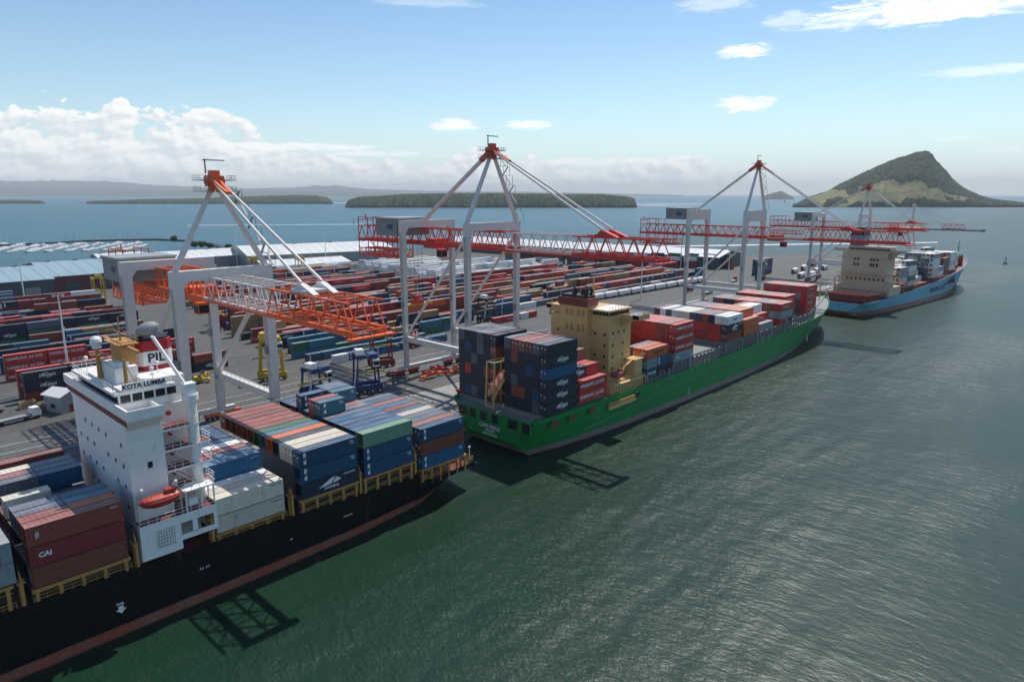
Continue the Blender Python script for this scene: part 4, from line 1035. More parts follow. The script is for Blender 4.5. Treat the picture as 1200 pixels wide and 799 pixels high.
# ---- the green container ship
def green_ship():
    cy = 121.85
    U = Unit('container_ship', 'green hulled container ship with cream bridge berthed in the middle', 'container ship', (122, cy, 0))
    st = [(121.2, 14.8, 8.5, 11.2, 3.2), (122.4, 16.0, 11.0, 11.2, 1.0), (126, 16.1, 10.2, 11.2, -1.0), (133, 16.15, 11.2, 11.1, -3), (145, 16.15, 13.2, 11.0, -3), (162, 16.15, 15.0, 10.8, -3), (195, 16.15, 16.1, 10.6, -3), (240, 16.15, 16.1, 11.0, -3), (275, 16.1, 14.2, 11.8, -3), (300, 15.9, 10.2, 12.5, -3), (318, 14.9, 5.8, 13.2, -3), (334, 11.8, 2.4, 14.2, -3), (347, 7.6, .7, 15.2, -3), (357, 3.6, .3, 16.0, .5), (362, 1.4, .1, 16.4, 5), (364.5, .2, .05, 16.6, 8)]
    U.p(hull_mesh(st, cy, power=.95), 'hull', [HG, 'hatch'])
    # knuckle line: a thin bar following the side
    kb = MB(); pts = [(140, 105.62, 4.2), (170, 105.6, 6.2), (210, 105.62, 8.0), (260, 105.68, 9.4)]
    for p, q in zip(pts, pts[1:]): kb.beam(p, q, .12, .16)
    U.p(kb, 'fender_strake', 'hull_grey')
    # mooring openings in transom and quarter
    for y, w_ in ((133.0, 1.7), (129.2, 1.3), (125.0, 1.3), (120.6, 1.3), (114.2, 1.8), (109.6, 1.6)):
        fr = U.p(MB().box(121.05, y - w_, 6.9, 121.5, y + w_, 9.9), 'mooring_opening', HG)
        U.p(MB().box(121.0, y - w_ + .25, 7.15, 121.3, y + w_ - .25, 9.65), 'recess', 'black', fr)
    for x in (126.5, 133.5, 142.0):
        fr = U.p(MB().box(x, 105.58, 8.0, x + 2.9, 106.1, 10.0), 'mooring_opening', HG)
        U.p(MB().box(x + .2, 105.5, 8.2, x + 2.7, 105.9, 9.8), 'recess', 'deck_red', fr)
    U.t('lettering', 'CAPE MALE', 1.55, 'lettering_white', (120.95, 122.6, 5.9), '-x', .03)
    U.t('lettering', 'MAJURO', .95, 'lettering_white', (120.95, 122.4, 4.8), '-x', .02)
    U.t('lettering', 'IMO 9334143', .95, 'lettering_white', (121.0, 122.4, 3.75), '-x', .02)
    # aft container platform and hatches
    for (xa, xb, z, nm) in [(124.2, 138.0, 11.4, 0), (138.2, 151.2, 11.6, 0), (171.6, 184.6, 11.5, 1), (187.6, 200.6, 13.8, 1), (223.2, 250.2, 14.8, 1), (251.2, 264.2, 14.4, 1), (270.6, 283.6, 13.7, 1)]:
        o = U.p(MB().box(xa, 107.4, 9.2, xb, 137.4, z - .1), 'hatch_coaming', 'hatch')
    U.p(MB().box(289.6, 112.8, 11, 302.6, 135, 14.1), 'hatch_coaming', 'hatch'); U.p(MB().box(307.6, 111.6, 11.5, 320.6, 131.4, 13.9), 'hatch_coaming', 'hatch')
    for (xa, xb) in [(201.5, 222.6), (265, 270), (284.5, 289)]:
        U.p(MB().box(xa, 107.8, 9.2, xb, 137, 12.9).box(xa + 1, 109, 12.9, xb - 1, 118, 13.6), 'hatch_cover', 'hatch')
    U.p(MB().box(321.5, 116.5, 12.0, 322.2, 127.5, 17.5).rail([(323, 112.2, 14), (345, 116.9, 15), (360, 120.6, 16.2)], r=.08, step=2.2), 'breakwater', 'hull_grey')
    wb = MB(); prev = None
    for k in range(9):
        t_ = k / 8; p = (363.2 - 3.6 * math.sin(t_ * 2.6), 121.2 - 1.5 * t_, 16.6 + 4.6 * t_ - 1.0 * t_ * t_)
        if prev: wb.beam(prev, p, .8)
        prev = p
    U.p(wb, 'bow_rail', 'lettering_white')
    U.p(MB().tube((355, 121.8, 15), (355, 121.8, 24), .35, 8, r2=.15), 'foremast', 'cream')
    k = 0
    for i in range(58):
        x = 171.0 + i * 2.55
        if x > 318: break
        y = 106.1 if x < 300 else 106.1 + (x - 300) * .22
        zd = interp([(195, 10.6), (240, 11.0), (275, 11.8), (300, 12.5), (318, 13.2)], x)
        wdt = 1.0 if i % 5 == 0 else .38; zt = zd + (3.3 if x > 186 else 2.0)
        U.p(MB().box(x, y + .1, zd - 1.1, x + wdt, y + .6, zt).box(x, y + .1, zt, x + (1.9 if i % 5 in (1, 3) else wdt), y + .5, zt + .3), 'stanchion', 'hull_grey')
    U.p(MB().rail([(171, 105.85, 10.7), (240, 105.85, 11.0), (275, 105.9, 11.8), (300, 106.1, 12.5)], h=1.0, r=.07, step=2.6), 'deck_rail', 'hull_grey')
    # superstructure
    house = U.p(MB().box(158, 111.1, 9, 169, 132.8, 31.0).box(154.0, 107.4, 9, 170.6, 136.4, 13.4), 'accommodation_block', 'cream')
    U.p(MB().box(158.0, 111.1, 31.0, 169, 117.4, 31.2).box(157.6, 110.9, 33.2, 169.2, 132.6, 33.6).box(158.2, 111.3, 31.2, 168.8, 132.4, 32.0).box(158.4, 111.5, 32.0, 168.6, 132.2, 33.2), 'wheelhouse', 'cream')
    g = MB()
    for i in range(5): g.box(158.3, 111.7 + i * 1.15, 32.05, 158.38, 112.65 + i * 1.15, 33.05)
    for i in range(8): g.box(158.7 + i * 1.22, 111.4, 32.05, 159.7 + i * 1.22, 111.48, 33.05)
    U.p(g, 'wheelhouse_windows', 'glass')
    U.p(MB().box(158.2, 111.3, 33.6, 168.6, 117.2, 33.7), 'wheelhouse_roof', 'lettering_white')
    wg = MB().box(163.2, 104.6, 30.9, 168.6, 139.2, 31.15)
    for y in (104.6, 137.0):
        wg.box(163.2, y, 31.15, 163.35, y + 2.2, 32.4).box(168.4, y, 31.15, 168.6, y + 2.2, 32.4)
    wg.box(163.3, 104.6, 31.15, 168.6, 104.75, 32.4).box(163.3, 139.05, 31.15, 168.6, 139.2, 32.4).box(163.2, 104.75, 31.15, 163.35, 111, 32.2).box(163.2, 133, 31.15, 163.35, 139.1, 32.2)
    wg.ext([(111.1, 28.2), (107.0, 30.9), (111.1, 30.9)], 'x', 164, 165.4).ext([(132.8, 28.2), (137.0, 30.9), (132.8, 30.9)], 'x', 164, 165.4)
    U.p(wg, 'bridge_wing', 'cream')
    cas = U.p(MB().box(156.2, 117.8, 13.4, 160.9, 128.0, 34.2), 'engine_casing', 'cream')
    U.p(MB().box(155.9, 117.5, 34.2, 161.2, 128.3, 36.6), 'funnel', 'deck_red')
    ex = MB()
    for q in ((157.4, 119.4, .6), (158.6, 121.4, .8), (157.6, 123.8, .7), (159.6, 125.6, .55), (159.6, 119.4, .5)): ex.tube((q[0], q[1], 36.6), (q[0] + .6, q[1] - .3, 38.9), q[2], 8)
    ex.box(156.6, 118.2, 36.6, 160.6, 127.6, 37.3); U.p(ex, 'exhaust_pipes', 'black')
    for z in (27.8, 32.2):
        for y in (119.2, 120.9, 123.4, 125.1): U.p(MB().box(156.1, y - .45, z - 1.0, 156.19, y + .45, z + 1.0), 'casing_window', 'ochre')
    for (y, z) in [(112.6, 17), (116, 17), (112.6, 20.2), (116, 20.2), (112.6, 23.4), (112.6, 26.6), (116, 26.6), (130, 20), (130, 26)]:
        w_ = U.p(MB().box(157.93, y - .35, z - .4, 157.99, y + .35, z + .4), 'window', 'dark')
    for (x, z) in [(160, 16.5), (165, 16.5), (160, 20), (165, 20), (160, 23.5), (165, 23.5), (160, 27), (165.5, 27), (162.5, 27)]:
        U.p(MB().box(x - .35, 111.03, z - .4, x + .35, 111.09, z + .4), 'window', 'dark')
    U.p(MB().box(157.85, 117.9, 14, 157.99, 119.3, 24.5), 'stair_recess', 'dark')
    dk = MB()
    for z in (15.6, 19.0, 22.4):
        dk.box(154.6, 116.6, z - .15, 157.9, 121.5, z).rail([(154.6, 116.6, z), (154.6, 121.5, z)], r=.07, step=1.2)
    dk.rail([(154.1, 107.5, 13.4), (170.5, 107.5, 13.4), (170.5, 111, 13.4)], r=.07, step=1.2).rail([(154.1, 107.5, 13.4), (154.1, 117, 13.4)], r=.07, step=1.2)
    dk.rail([(158.3, 111.4, 33.6), (168.6, 111.4, 33.6), (168.6, 132, 33.6)], r=.06, step=1.4).rail([(163.2, 104.7, 32.4), (168.5, 104.7, 32.4)], h=.6, r=.06)
    U.p(dk, 'deck_rails', 'cream')
    tw = MB().box(166.6, 107.6, 13.4, 170.4, 110.9, 18.4).box(166.2, 107.2, 18.4, 170.8, 111.0, 18.6).rail([(166.2, 107.2, 18.6), (170.8, 107.2, 18.6), (170.8, 111, 18.6)], r=.07, step=1.1); stair(tw, (159, 108.6, 13.5), (163, 108.6, 17.5)); stair(tw, (163.5, 108.6, 17.5), (166.4, 108.6, 18.5))
    U.p(tw, 'deck_house', 'cream')
    sb = MB().box(154.2, 106.2, 13.1, 170.8, 107.4, 13.35)
    for i in range(12): sb.box(154.4 + i * 1.45, 106.2, 10.0, 154.7 + i * 1.45, 106.4, 13.1)
    U.p(sb, 'side_gallery', 'cream')
    boat(U, (159.5, 108.9, 15.3), 6.0, 1.1, 'deck_red')
    mast = MB().tube((164.5, 121.8, 33.6), (164.5, 121.8, 42.0), .5, 8, r2=.2).beam((164.5, 118.6, 39.0), (164.5, 125, 39.0), .2).beam((163, 121.8, 37.0), (166, 121.8, 37.0), .2).box(163.7, 121, 36, 165.3, 122.6, 36.2); U.p(mast, 'radar_mast', 'cream')
    # accommodation ladder stowed against the side
    al = MB().box(150.5, 104.9, 7.4, 163.5, 105.5, 8.3)
    for i in range(14): al.box(150.8 + i * .92, 104.85, 8.3, 150.95 + i * .92, 105.5, 9.2)
    al.box(150.5, 104.9, 9.15, 163.5, 105.0, 9.3); U.p(al, 'accommodation_ladder', 'cream')
    U.p(MB().tube((164.6, 104.8, 9.0), (164.6, 105.6, 9.0), .8, 12), 'ladder_wheel', 'black')
    # free-fall lifeboat on its cradle between the aft stacks
    fr = MB()
    for y in (120.9, 123.7):
        fr.beam((120.9, y, 11.2), (121.4, y, 23.4), .35).beam((121.4, y, 23.4), (126.6, y, 23.4), .35).beam((126.6, y, 23.4), (126.6, y, 11), .35).beam((120.6, y, 13.6), (126.6, y, 20.0), .4).beam((121.2, y, 17.5), (126.6, y, 13), .25)
    for p in ((120.9, 11.6), (121.4, 23.4), (126.6, 23.4), (121.2, 17.6), (124, 16.2)): fr.beam((p[0], 120.9, p[1]), (p[0], 123.7, p[1]), .3)
    U.p(fr, 'launching_frame', 'cream')
    b = MB(); n = 8; rn = 10; rings = []
    for i in range(n + 1):
        s = -1 + 2 * i / n; w_ = 1.3 * (1 - abs(s) ** 3) ** .6 + .03; cx_, cz_ = 123.9 + s * 3.4, 17.4 + s * 2.9
        rings += [(cx_ - w_ * .58 * math.sin(t), 122.3 + w_ * math.cos(t), cz_ + w_ * .8 * math.sin(t)) for t in [2 * math.pi * q / rn for q in range(rn)]]
    b.add(rings, [(i * rn + q, i * rn + (q + 1) % rn, (i + 1) * rn + (q + 1) % rn, (i + 1) * rn + q) for i in range(n) for q in range(rn)])
    U.p(b, 'lifeboat', paint('faded_orange', (.75, .27, .15), rustamt=.1))
    for (x, z0) in ((196, 1.7), (308, 1.9)):
        U.p(MB().box(x, 105.5 if x < 300 else 109.2, z0, x + .3, 105.62 if x < 300 else 109.6, z0 + 2.6), 'draught_mark', 'lettering_white')
green_ship()

# ---- the light blue container ship at the far berth
BYAW = R(-5.4); BORG = (397, 126.5, 0)
def blue_ship():
    U = Unit('container_ship', 'light blue hulled container ship with beige bridge berthed farthest right', 'container ship', BORG, BYAW, local=True)
    st = [(0, 14.5, 5, 8.8, 2.6), (2, 15.8, 9, 8.7, .6), (8, 16.1, 9.5, 8.7, -1), (20, 16.1, 12, 8.8, -3), (45, 16.1, 14.6, 9.2, -3), (80, 16.1, 16, 10.6, -3), (110, 16.1, 15.6, 12.2, -3), (140, 15.8, 12.2, 14.6, -3), (160, 14.6, 8, 16.4, -3), (178, 11.5, 3.6, 18.4, -3), (192, 7.2, 1, 20, -3), (202, 3, .3, 21.4, 1), (209, .3, .1, 22.4, 8)]
    U.p(hull_mesh(st, 0, power=.95, bul=1.0), 'hull', [HL, 'deck_red'])
    mb = MB()
    for i in range(9): mb.box(1.2, -14 + i * 3.3, 7.7, 1.6, -13.6 + i * 3.3, 12.2)
    
    for i in range(9): mb.box(1.2, -14 + i * 3.3, 12.0, 27, -13.6 + i * 3.3, 12.3)
    for i in range(5): mb.box(3 + i * 5, -14, 7.7, 3.5 + i * 5, 14, 12.0 - i * .4)
    mb.box(3, -13, 7.7, 27, 13, 8.6)
    for i in range(12): mb.box(2 + i * 2.2, -15.2, 7.8, 2.3 + i * 2.2, -14.9, 12.0)
    mb.rail([(.8, -15, 8.8), (.8, 15, 8.8)], r=.1, step=1.6)
    U.p(mb, 'stern_deck_frames', 'deck_red')
    U.p(MB().box(30, -15.4, 9, 47, 15.4, 14.2).box(32.5, -11.6, 14.2, 44, 13.4, 33.0).box(30.5, -13.0, 20.6, 44.5, 14.8, 21.0).box(32.8, -15.2, 14.2, 36, -11.6, 17.0), 'accommodation_block', 'beige')
    U.p(MB().box(34.2, -12.2, 33.0, 42, 11.2, 36.4), 'wheelhouse', 'beige')
    U.p(MB().box(35, -18.0, 33.3, 41, 20.0, 33.8).box(35, -18, 33.8, 35.2, -12, 35.0).box(35, 11.2, 33.8, 35.2, 20, 35.0).box(32, -14.5, 29.8, 44, 16.0, 30.1).box(35, -18, 33.8, 41, -17.8, 35).box(33.9, -13.2, 36.4, 42.2, 12.2, 36.7).ext([(-12.2, 29.5), (-16.6, 33.3), (-12.2, 33.3)], 'x', 36, 38).ext([(11.2, 29.5), (15.6, 33.3), (11.2, 33.3)], 'x', 36, 38), 'bridge_wing', 'beige')
    for yy in (-6.4, 4.2):
        for a in (0, 1.9, 3.4):
            for z in (26.2, 29.4):
                if a == 3.4 and yy > 0: continue
                U.p(MB().box(32.38, yy + a - .6, z - .9, 32.49, yy + a + .6, z + .9), 'window', 'dark')
    g = MB()
    for i in range(14): g.box(34.1, -11.6 + i * 1.6, 34.4, 34.19, -10.4 + i * 1.6, 35.5)
    U.p(g, 'wheelhouse_windows', 'glass')
    for i in range(9): U.p(MB().box(32.38, -11 + i * 2.5, 17.2, 32.49, -10 + i * 2.5, 18.6), 'window', 'dark')
    U.p(MB().rail([(30.5, -13.5, 21), (30.5, 12.5, 21)], r=.1, step=1.6).rail([(33.9, -13.2, 36.7), (33.9, 12.2, 36.7)], r=.08, step=1.6), 'deck_rail', 'beige')
    gt = MB()
    for x in (24, 29.5): gt.box(x, 12.6, 9, x + .5, 13.2, 19).box(x, -13.2, 9, x + .5, -12.6, 14)
    gt.box(24, 12.4, 18.6, 30, 13.4, 19.1); U.p(gt, 'stores_gantry', 'beige')
    f = U.p(MB().ext([(36.5, 36.7), (46, 36.7), (45, 44.4), (38.2, 44.4)], 'y', 4.6, 11.8) if False else MB().box(38, 4.4, 33, 46, 12.0, 38.2), 'funnel', 'dark_blue')
    U.p(MB().box(37.9, 4.3, 38.2, 46.1, 12.1, 42.4), 'funnel_band', 'sky_blue', f)
    U.p(MB().box(38, 4.4, 42.4, 46, 12.0, 46.0).box(39.5, 5.5, 46, 44, 10.5, 47), 'funnel_top', 'black', f)
    ms = MB().tube((38, -4, 36.7), (38, -4, 41), .3, 6).box(37, -5.5, 38.6, 39, -2.5, 38.8); U.p(ms, 'radar_mast', 'beige')
    U.p(MB().tube((196, 0, 19), (196, 0, 33), .35, 6, r2=.15).beam((196, -1.6, 28), (196, 1.6, 28), .3), 'foremast', 'dark')
    U.p(MB().box(47, -15.2, 8.2, 142, -14.8, 11).box(47, 14.8, 8.2, 142, 15.2, 11), 'hatch_side', 'deck_red')
    sn = MB()
    sn.box(48, -15.65, 8.2, 142, -15.35, 9.2)
    for i in range(34): sn.box(48 + i * 2.8, -15.7, 8, 48.4 + i * 2.8, -15.3, interp([(45, 11.5), (110, 14), (140, 16.2), (175, 20)], 48 + i * 2.8) - (1 if i % 3 else 0))
    U.p(sn, 'stanchions', 'deck_red')
    for (xa, xb, w_, z) in [(52, 64.6, 14, 11.5), (65.4, 78, 14, 11.7), (79, 105, 13.6, 12.2), (106, 132, 13.4, 13.6), (133, 158, 11.6, 15.4), (160, 173, 8.6, 17.0)]:
        U.p(MB().box(xa, -w_, 8.5, xb, w_, z), 'hatch_cover', 'deck_red')
    U.p(MB().box(174, -9.6, 16.5, 175, 9.6, 23.5), 'breakwater', 'deck_red')
    boat(U, (50.2, -14.8, 14.5), 6, 1.2)
    U.t('lettering', 'MAERSK LINE', 4.4, 'royal', (108, -16.2, 7.0), '-y', .04)
blue_ship()
cb, sb_ = math.cos(BYAW), math.sin(BYAW)
def blue_box(x, y, z, L, col, W=2.44, end='white'):
    vs = [(x, y, z), (x + L, y, z), (x + L, y + W, z), (x, y + W, z)]
    vs = [(BORG[0] + a * cb - b * sb_, BORG[1] + a * sb_ + b * cb, c) for a, b, c in vs]; vs += [(a, b, c + CH) for a, b, c in vs]
    stuff.add(vs, [(0, 3, 2, 1), (4, 5, 6, 7), (0, 1, 5, 4), (1, 2, 6, 5), (2, 3, 7, 6), (3, 0, 4, 7)], 0, (*PAL[col], 1))
    # dark machinery square on the end that faces the stern
    if col in ('white', 'cream', 'grey'):
        e = [(x - .05, y + .4, z + 1.3), (x - .05, y + 2.0, z + 1.3), (x - .05, y + 2.0, z + 2.6), (x - .05, y + .4, z + 2.6)]
        e = [(BORG[0] + a * cb - b * sb_, BORG[1] + a * sb_ + b * cb, c) for a, b, c in e]; stuff.add(e, [(3, 2, 1, 0)], 0, (.05, .05, .06, 1))
rb = random.Random(9)
for (xa, z, half, hs_) in [(52, 11.6, 5, [4, 4, 3, 3, 2, 2, 2, 3, 3, 3]), (65.6, 11.8, 5, [5, 5, 4, 4, 3, 2, 3, 3, 2, 3]), (79, 12.3, 5, [0, 1, 2, 3, 3, 3, 3, 3, 3, 3]), (92, 12.3, 5, [0, 0, 1, 3, 4, 3, 3, 4, 3, 3]),
                         (106, 13.7, 5, [5, 5, 5, 5, 5, 5, 5, 4, 4, 4]), (119, 13.7, 4.5, [2, 3, 5, 5, 5, 5, 5, 5, 4]), (133, 15.5, 4, [3, 4, 4, 4, 5, 5, 4, 4]), (146, 15.5, 4, [4, 4, 4, 4, 4, 4, 4, 4]), (160, 17.1, 3, [3, 3, 3, 3, 3, 3])]:
    for i, h_ in enumerate(hs_):
        for k in range(h_):
            cl = rb.choice(['white', 'cream', 'grey', 'grey', 'cream', 'white', 'slate']) if (k > 0 or i < 2) else rb.choice(['rust', 'maroon', 'slate', 'white'])
            if 106 <= xa < 119 and k < 2 and i > 0: cl = rb.choice(['maroon', 'navy', 'slate'])
            if xa in (133,): cl = rb.choice(['teal', 'blue', 'maroon', 'rust', 'slate']) if i < 5 else 'white'
            blue_box(xa, -half * 2.5 + i * 2.5, z + k * CP, 12.19, cl)
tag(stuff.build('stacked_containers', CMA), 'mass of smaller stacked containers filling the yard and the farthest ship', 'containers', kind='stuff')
# ------------------------------------------------------------------ ship to shore cranes
def lattice(mb, ya, yb, xc, w, zb, zt, step, ch=.35, di=.22, top_w=None):
    """square lattice girder along y"""
    top_w = top_w or w; n = max(1, round(abs(yb - ya) / step)); sg = (yb - ya) / n
    for s in (-1, 1):
        mb.beam((xc + s * w / 2, ya, zb), (xc + s * w / 2, yb, zb), ch * 1.3, ch * 1.6); mb.beam((xc + s * top_w / 2, ya, zt), (xc + s * top_w / 2, yb, zt), ch)
        for i in range(n):
            y0 = ya + sg * i; ym = y0 + sg / 2
            mb.beam((xc + s * w / 2, y0, zb), (xc + s * top_w / 2, ym, zt), di); mb.beam((xc + s * top_w / 2, ym, zt), (xc + s * w / 2, y0 + sg, zb), di)
    for i in range(n + 1):
        y0 = ya + sg * i
        mb.beam((xc - w / 2, y0, zb), (xc + w / 2, y0, zb), di * 1.1)
        if i < n: ym = y0 + sg / 2; mb.beam((xc - top_w / 2, ym, zt), (xc + top_w / 2, ym, zt), di); mb.beam((xc - w / 2, y0, zb), (xc + w / 2, y0 + sg, zb), di * .8)
        if i < n - 1: mb.beam((xc - top_w / 2, ym, zt), (xc + top_w / 2, ym + sg, zt), di * .8)
    return mb
YW, YL = 155.0, 187.0
def sts(label, xa, xb, ztop, zb, zt, y_in, y_out, apex, main, lw=2.4, mid=(118, 150), house=True, houseX=0.0, anchor=110, trolley=150, spread=None, topd=3.6, anchor_white=False, backstay=True):
    xc = (xa + xb) / 2; U = Unit('quay_crane', label, 'quay crane', (xc, (YW + YL) / 2, G), group='gantry cranes along the wharf')
    legs = []
    for x in (xa, xb):
        for y in (YW, YL):
            f = .72
            l = U.p(MB().beam((x, y, G + 2.6), (x, y, ztop - topd), lw * f, lw * f, w2=lw, h2=lw, up=(0, 1, 0)), 'leg', 'crane_white')
            lg = U.p(MB().box(x - lw * .6, y - lw * .75, G + 12.2, x + lw * .6, y + lw * .75, G + 12.35).rail([(x - lw * .6, y - lw * .75, G + 12.3), (x + lw * .6, y - lw * .75, G + 12.3), (x + lw * .6, y + lw * .75, G + 12.3)], r=.06, step=1.2).beam((x - lw * .5, y - lw * .3, G + 3), (x - lw * .56, y - lw * .3, ztop - topd), .09).beam((x - lw * .5, y + lw * .1, G + 3), (x - lw * .56, y + lw * .1, ztop - topd), .09).beam((x - lw * .56, y - lw * .1, G + 24), (x - lw * .6, y - lw * .1, G + 26), lw * .5, .6), 'leg_ladder', 'steel', l)
            for s in (-1, 1):
                bg = MB().box(x + s * 3 - 2.2, y - .6, G + 1.1, x + s * 3 + 2.2, y + .6, G + 2.0)
                b = U.p(bg, 'bogie', main)
                for q in (-1.4, 0, 1.4): bw = MB().tube((x + s * 3 + q, y - .35, G + .66), (x + s * 3 + q, y + .35, G + .66), .58, 10); U.p(bw, 'wheel', 'dark', None)
    for y in (YW, YL):
        dy = lw / 2
        mb = MB().ext([(xa - lw / 2, ztop), (xb + lw / 2, ztop), (xb + lw / 2, ztop - topd), (xb - lw / 2 - .1, ztop - topd), (xb - lw / 2 - 1.2, ztop - topd * .62), (xa + lw / 2 + 1.2, ztop - topd * .62), (xa + lw / 2 + .1, ztop - topd), (xa - lw / 2, ztop - topd)], 'y', y - dy, y + dy)
        U.p(mb, 'portal_beam', 'crane_white')
        U.p(MB().box(xa - lw / 2 - 2.5, y - .55, G + 2.0, xb + lw / 2 + 2.5, y + .55, G + 3.3), 'sill_beam', 'crane_white')
    for x in (xa, xb):
        mb = MB().box(x - lw * .33, YW + lw * .36, G + 12.0, x + lw * .33, YL - lw * .36, G + 13.8)
        b = U.p(mb, 'tie_beam', 'crane_white')
        U.p(MB().rail([(x - .7, YW + 1.5, G + 13.8), (x - .7, YL - 1.5, G + 13.8)], r=.08, step=2.5), 'walkway_rail', 'lettering_white', None)
        U.p(MB().beam((x, YL - lw * .4, G + 14.2), (x, YW + lw * .4, ztop - topd - .6), lw * .38, up=(1, 0, 0)), 'brace', 'crane_white')
    # boom girders
    bm = MB(); lattice(bm, y_in, mid[1], xc, 7, zb, zt, 4.6); lattice(bm, mid[0], y_out, xc, 7, zb, zt, 4.6)
    bm.box(xc - 3.9, y_out, zb - .7, xc - 2.6, y_in, zb - .2).box(xc + 2.6, y_out, zb - .7, xc + 3.9, y_in, zb - .2)
    bm.box(xc - 4.6, y_out - 1.6, zb - 1.2, xc + 4.6, y_out, zb - .8).rail([(xc - 4.6, y_out - 1.6, zb - .8), (xc + 4.6, y_out - 1.6, zb - .8)], r=.1)
    bm.rail([(xc - 4.3, y_out, zb - .2), (xc - 4.3, y_in, zb - .2)], r=.08, step=3.2)
    U.p(bm, 'boom', main)
    U.p(lattice(MB(), mid[1], mid[0], xc, 7, zb, zt, 4.6), 'boom_middle_span', 'crane_white')
    # A frame, stays, apex
    ax = Vector((xc, YW, apex))
    for x in (xa, xb):
        U.p(MB().beam((x, YW, ztop), ax + Vector(((x - xc) * .1, 0, -3.2)), 1.25, 1.0, w2=.9, h2=.8), 'mast_leg', 'crane_white')
        U.p(MB().beam(ax + Vector(((x - xc) * .1, 0, -3.4)), ax + Vector((0, 0, -.4)), 1.15), 'mast_leg_tip', main)
    if backstay: U.p(MB().beam(ax + Vector((0, .6, -1)), (xc - 1.5, YL, ztop), 1.15, .9), 'back_stay', 'crane_white')
    if backstay: U.p(MB().beam(ax + Vector((0, .6, -1)), ax.lerp(Vector((xc - 1.5, YL, ztop)), .13) + Vector((0, .6, -.8)), 1.5, 1.3), 'back_stay_head', main)
    for s in (-1, 1):
        U.p(MB().beam(ax + Vector((s * .8, -.6, -1)), (xc + s * 2.2, anchor, zt + 2), .34, .5), 'fore_stay', 'crane_white')
        U.p(MB().beam(ax + Vector((s * .8, -.6, -1)), ax.lerp(Vector((xc + s * 2.2, anchor, zt + 2)), .16) + Vector((0, -.3, -.5)), .6, .7), 'fore_stay_head', main)
    sadm = MB().ext([(anchor - 5, zt + .2), (anchor + 4, zt + .2), (anchor + 1.5, zt + 1.0), (anchor + .6, zt + 1.9), (anchor - 1.0, zt + 1.7)], 'x', xc - 2.7, xc - 1.5).ext([(anchor - 5, zt + .2), (anchor + 4, zt + .2), (anchor + 1.5, zt + 1.0), (anchor + .6, zt + 1.9), (anchor - 1.0, zt + 1.7)], 'x', xc + 1.5, xc + 2.7).box(xc - 3.3, anchor - 3, zt + .2, xc + 3.3, anchor + 2, zt + .8)
    U.p(sadm, 'stay_saddle', 'crane_white' if anchor_white else main)
    hd = MB().box(xc - 1.6, YW - 1.4, apex - 2.2, xc + 1.6, YW + 1.4, apex).box(xc - 1.0, YW - .8, apex, xc + 1.0, YW + .8, apex + 1.2).tube((xc - 1.9, YW, apex - 1.0), (xc + 1.9, YW, apex - 1.0), 1.2, 12)
    U.p(hd, 'apex_head', main)
    pf = MB()
    for z in (apex - 3.4, apex - 1.0):
        for s in (-1, 1): pf.box(xc + s * 1.8 if s > 0 else xc - 4.0, YW - 2, z, xc + 4.0 if s > 0 else xc - 1.8, YW + 2, z + .12); pf.rail([(xc + s * 4, YW - 2, z), (xc + s * 4, YW + 2, z)], r=.06, step=1.0).rail([(xc + s * 1.8, YW - 2, z), (xc + s * 4, YW - 2, z)], r=.06, step=1.0)
    pf.beam((xc - 4, YW - 2, apex - 3.3), (xc + 4, YW - 2, apex - 3.3), .12).beam((xc - 4, YW - 2, apex - .9), (xc + 4, YW - 2, apex - .9), .12)
    pf.beam((xc - 1.8, YW, apex + .5), (xc - 1.8, YW, apex + 3.6), .25).beam((xc - 2.2, YW, apex + 3.4), (xc + 2.6, YW, apex + 3.4), .25)
    U.p(pf, 'apex_platforms', 'steel')
    # zigzag stair tower up the water side of the mast
    sw = MB(); zz = ztop; k = 0
    while zz < apex - 5:
        f_ = (zz - ztop) / (apex - ztop); cx_ = xb + (xc - xb) * f_ * .92 + 1.3
        s1 = 1.2 if k % 2 else -1.2; sw.beam((cx_, YW + s1, zz), (cx_, YW - s1, zz + 2.8), .5, .1).beam((cx_ + .6, YW + 1.4, zz), (cx_ + .4, YW + 1.4, zz + 3), .1).beam((cx_ + .6, YW - 1.4, zz), (cx_ + .4, YW - 1.4, zz + 3), .1).box(cx_ - .8, YW - 1.6, zz - .06, cx_ + .8, YW + 1.6, zz); zz += 2.9; k += 1
    U.p(sw, 'stair_tower', 'steel')
    # machinery house over the landside portal
    if house:
        hx0 = xa - 1 + houseX; o = U.p(MB().box(hx0, YL + 1.6, ztop - 5.2, hx0 + 14, YL + 13.5, ztop + .4), 'machinery_house', 'hull_grey')
        U.p(MB().box(hx0 - .3, YL + 1.3, ztop + .4, hx0 + 14.3, YL + 13.8, ztop + .9), 'house_roof', 'wall_grey', o)
        U.p(MB().box(hx0 - .06, YL + 4, ztop - 3, hx0 - .01, YL + 7, ztop - 1.4), 'door', 'royal', o)
    # boom hoist frame and lower maintenance gallery at the land end
    gl = MB(); lattice(gl, y_in, y_in - 24, xc, 7, zb - 6.0, zb - 3.4, 3.0, ch=.3, di=.2)
    for y in (y_in, y_in - 6, y_in - 12, y_in - 18, y_in - 24):
        for s in (-3.4, 3.4): gl.beam((xc + s, y, zb - 6.0), (xc + s, y, zt + (3.2 if y > y_in - 14 else 0)), .26)
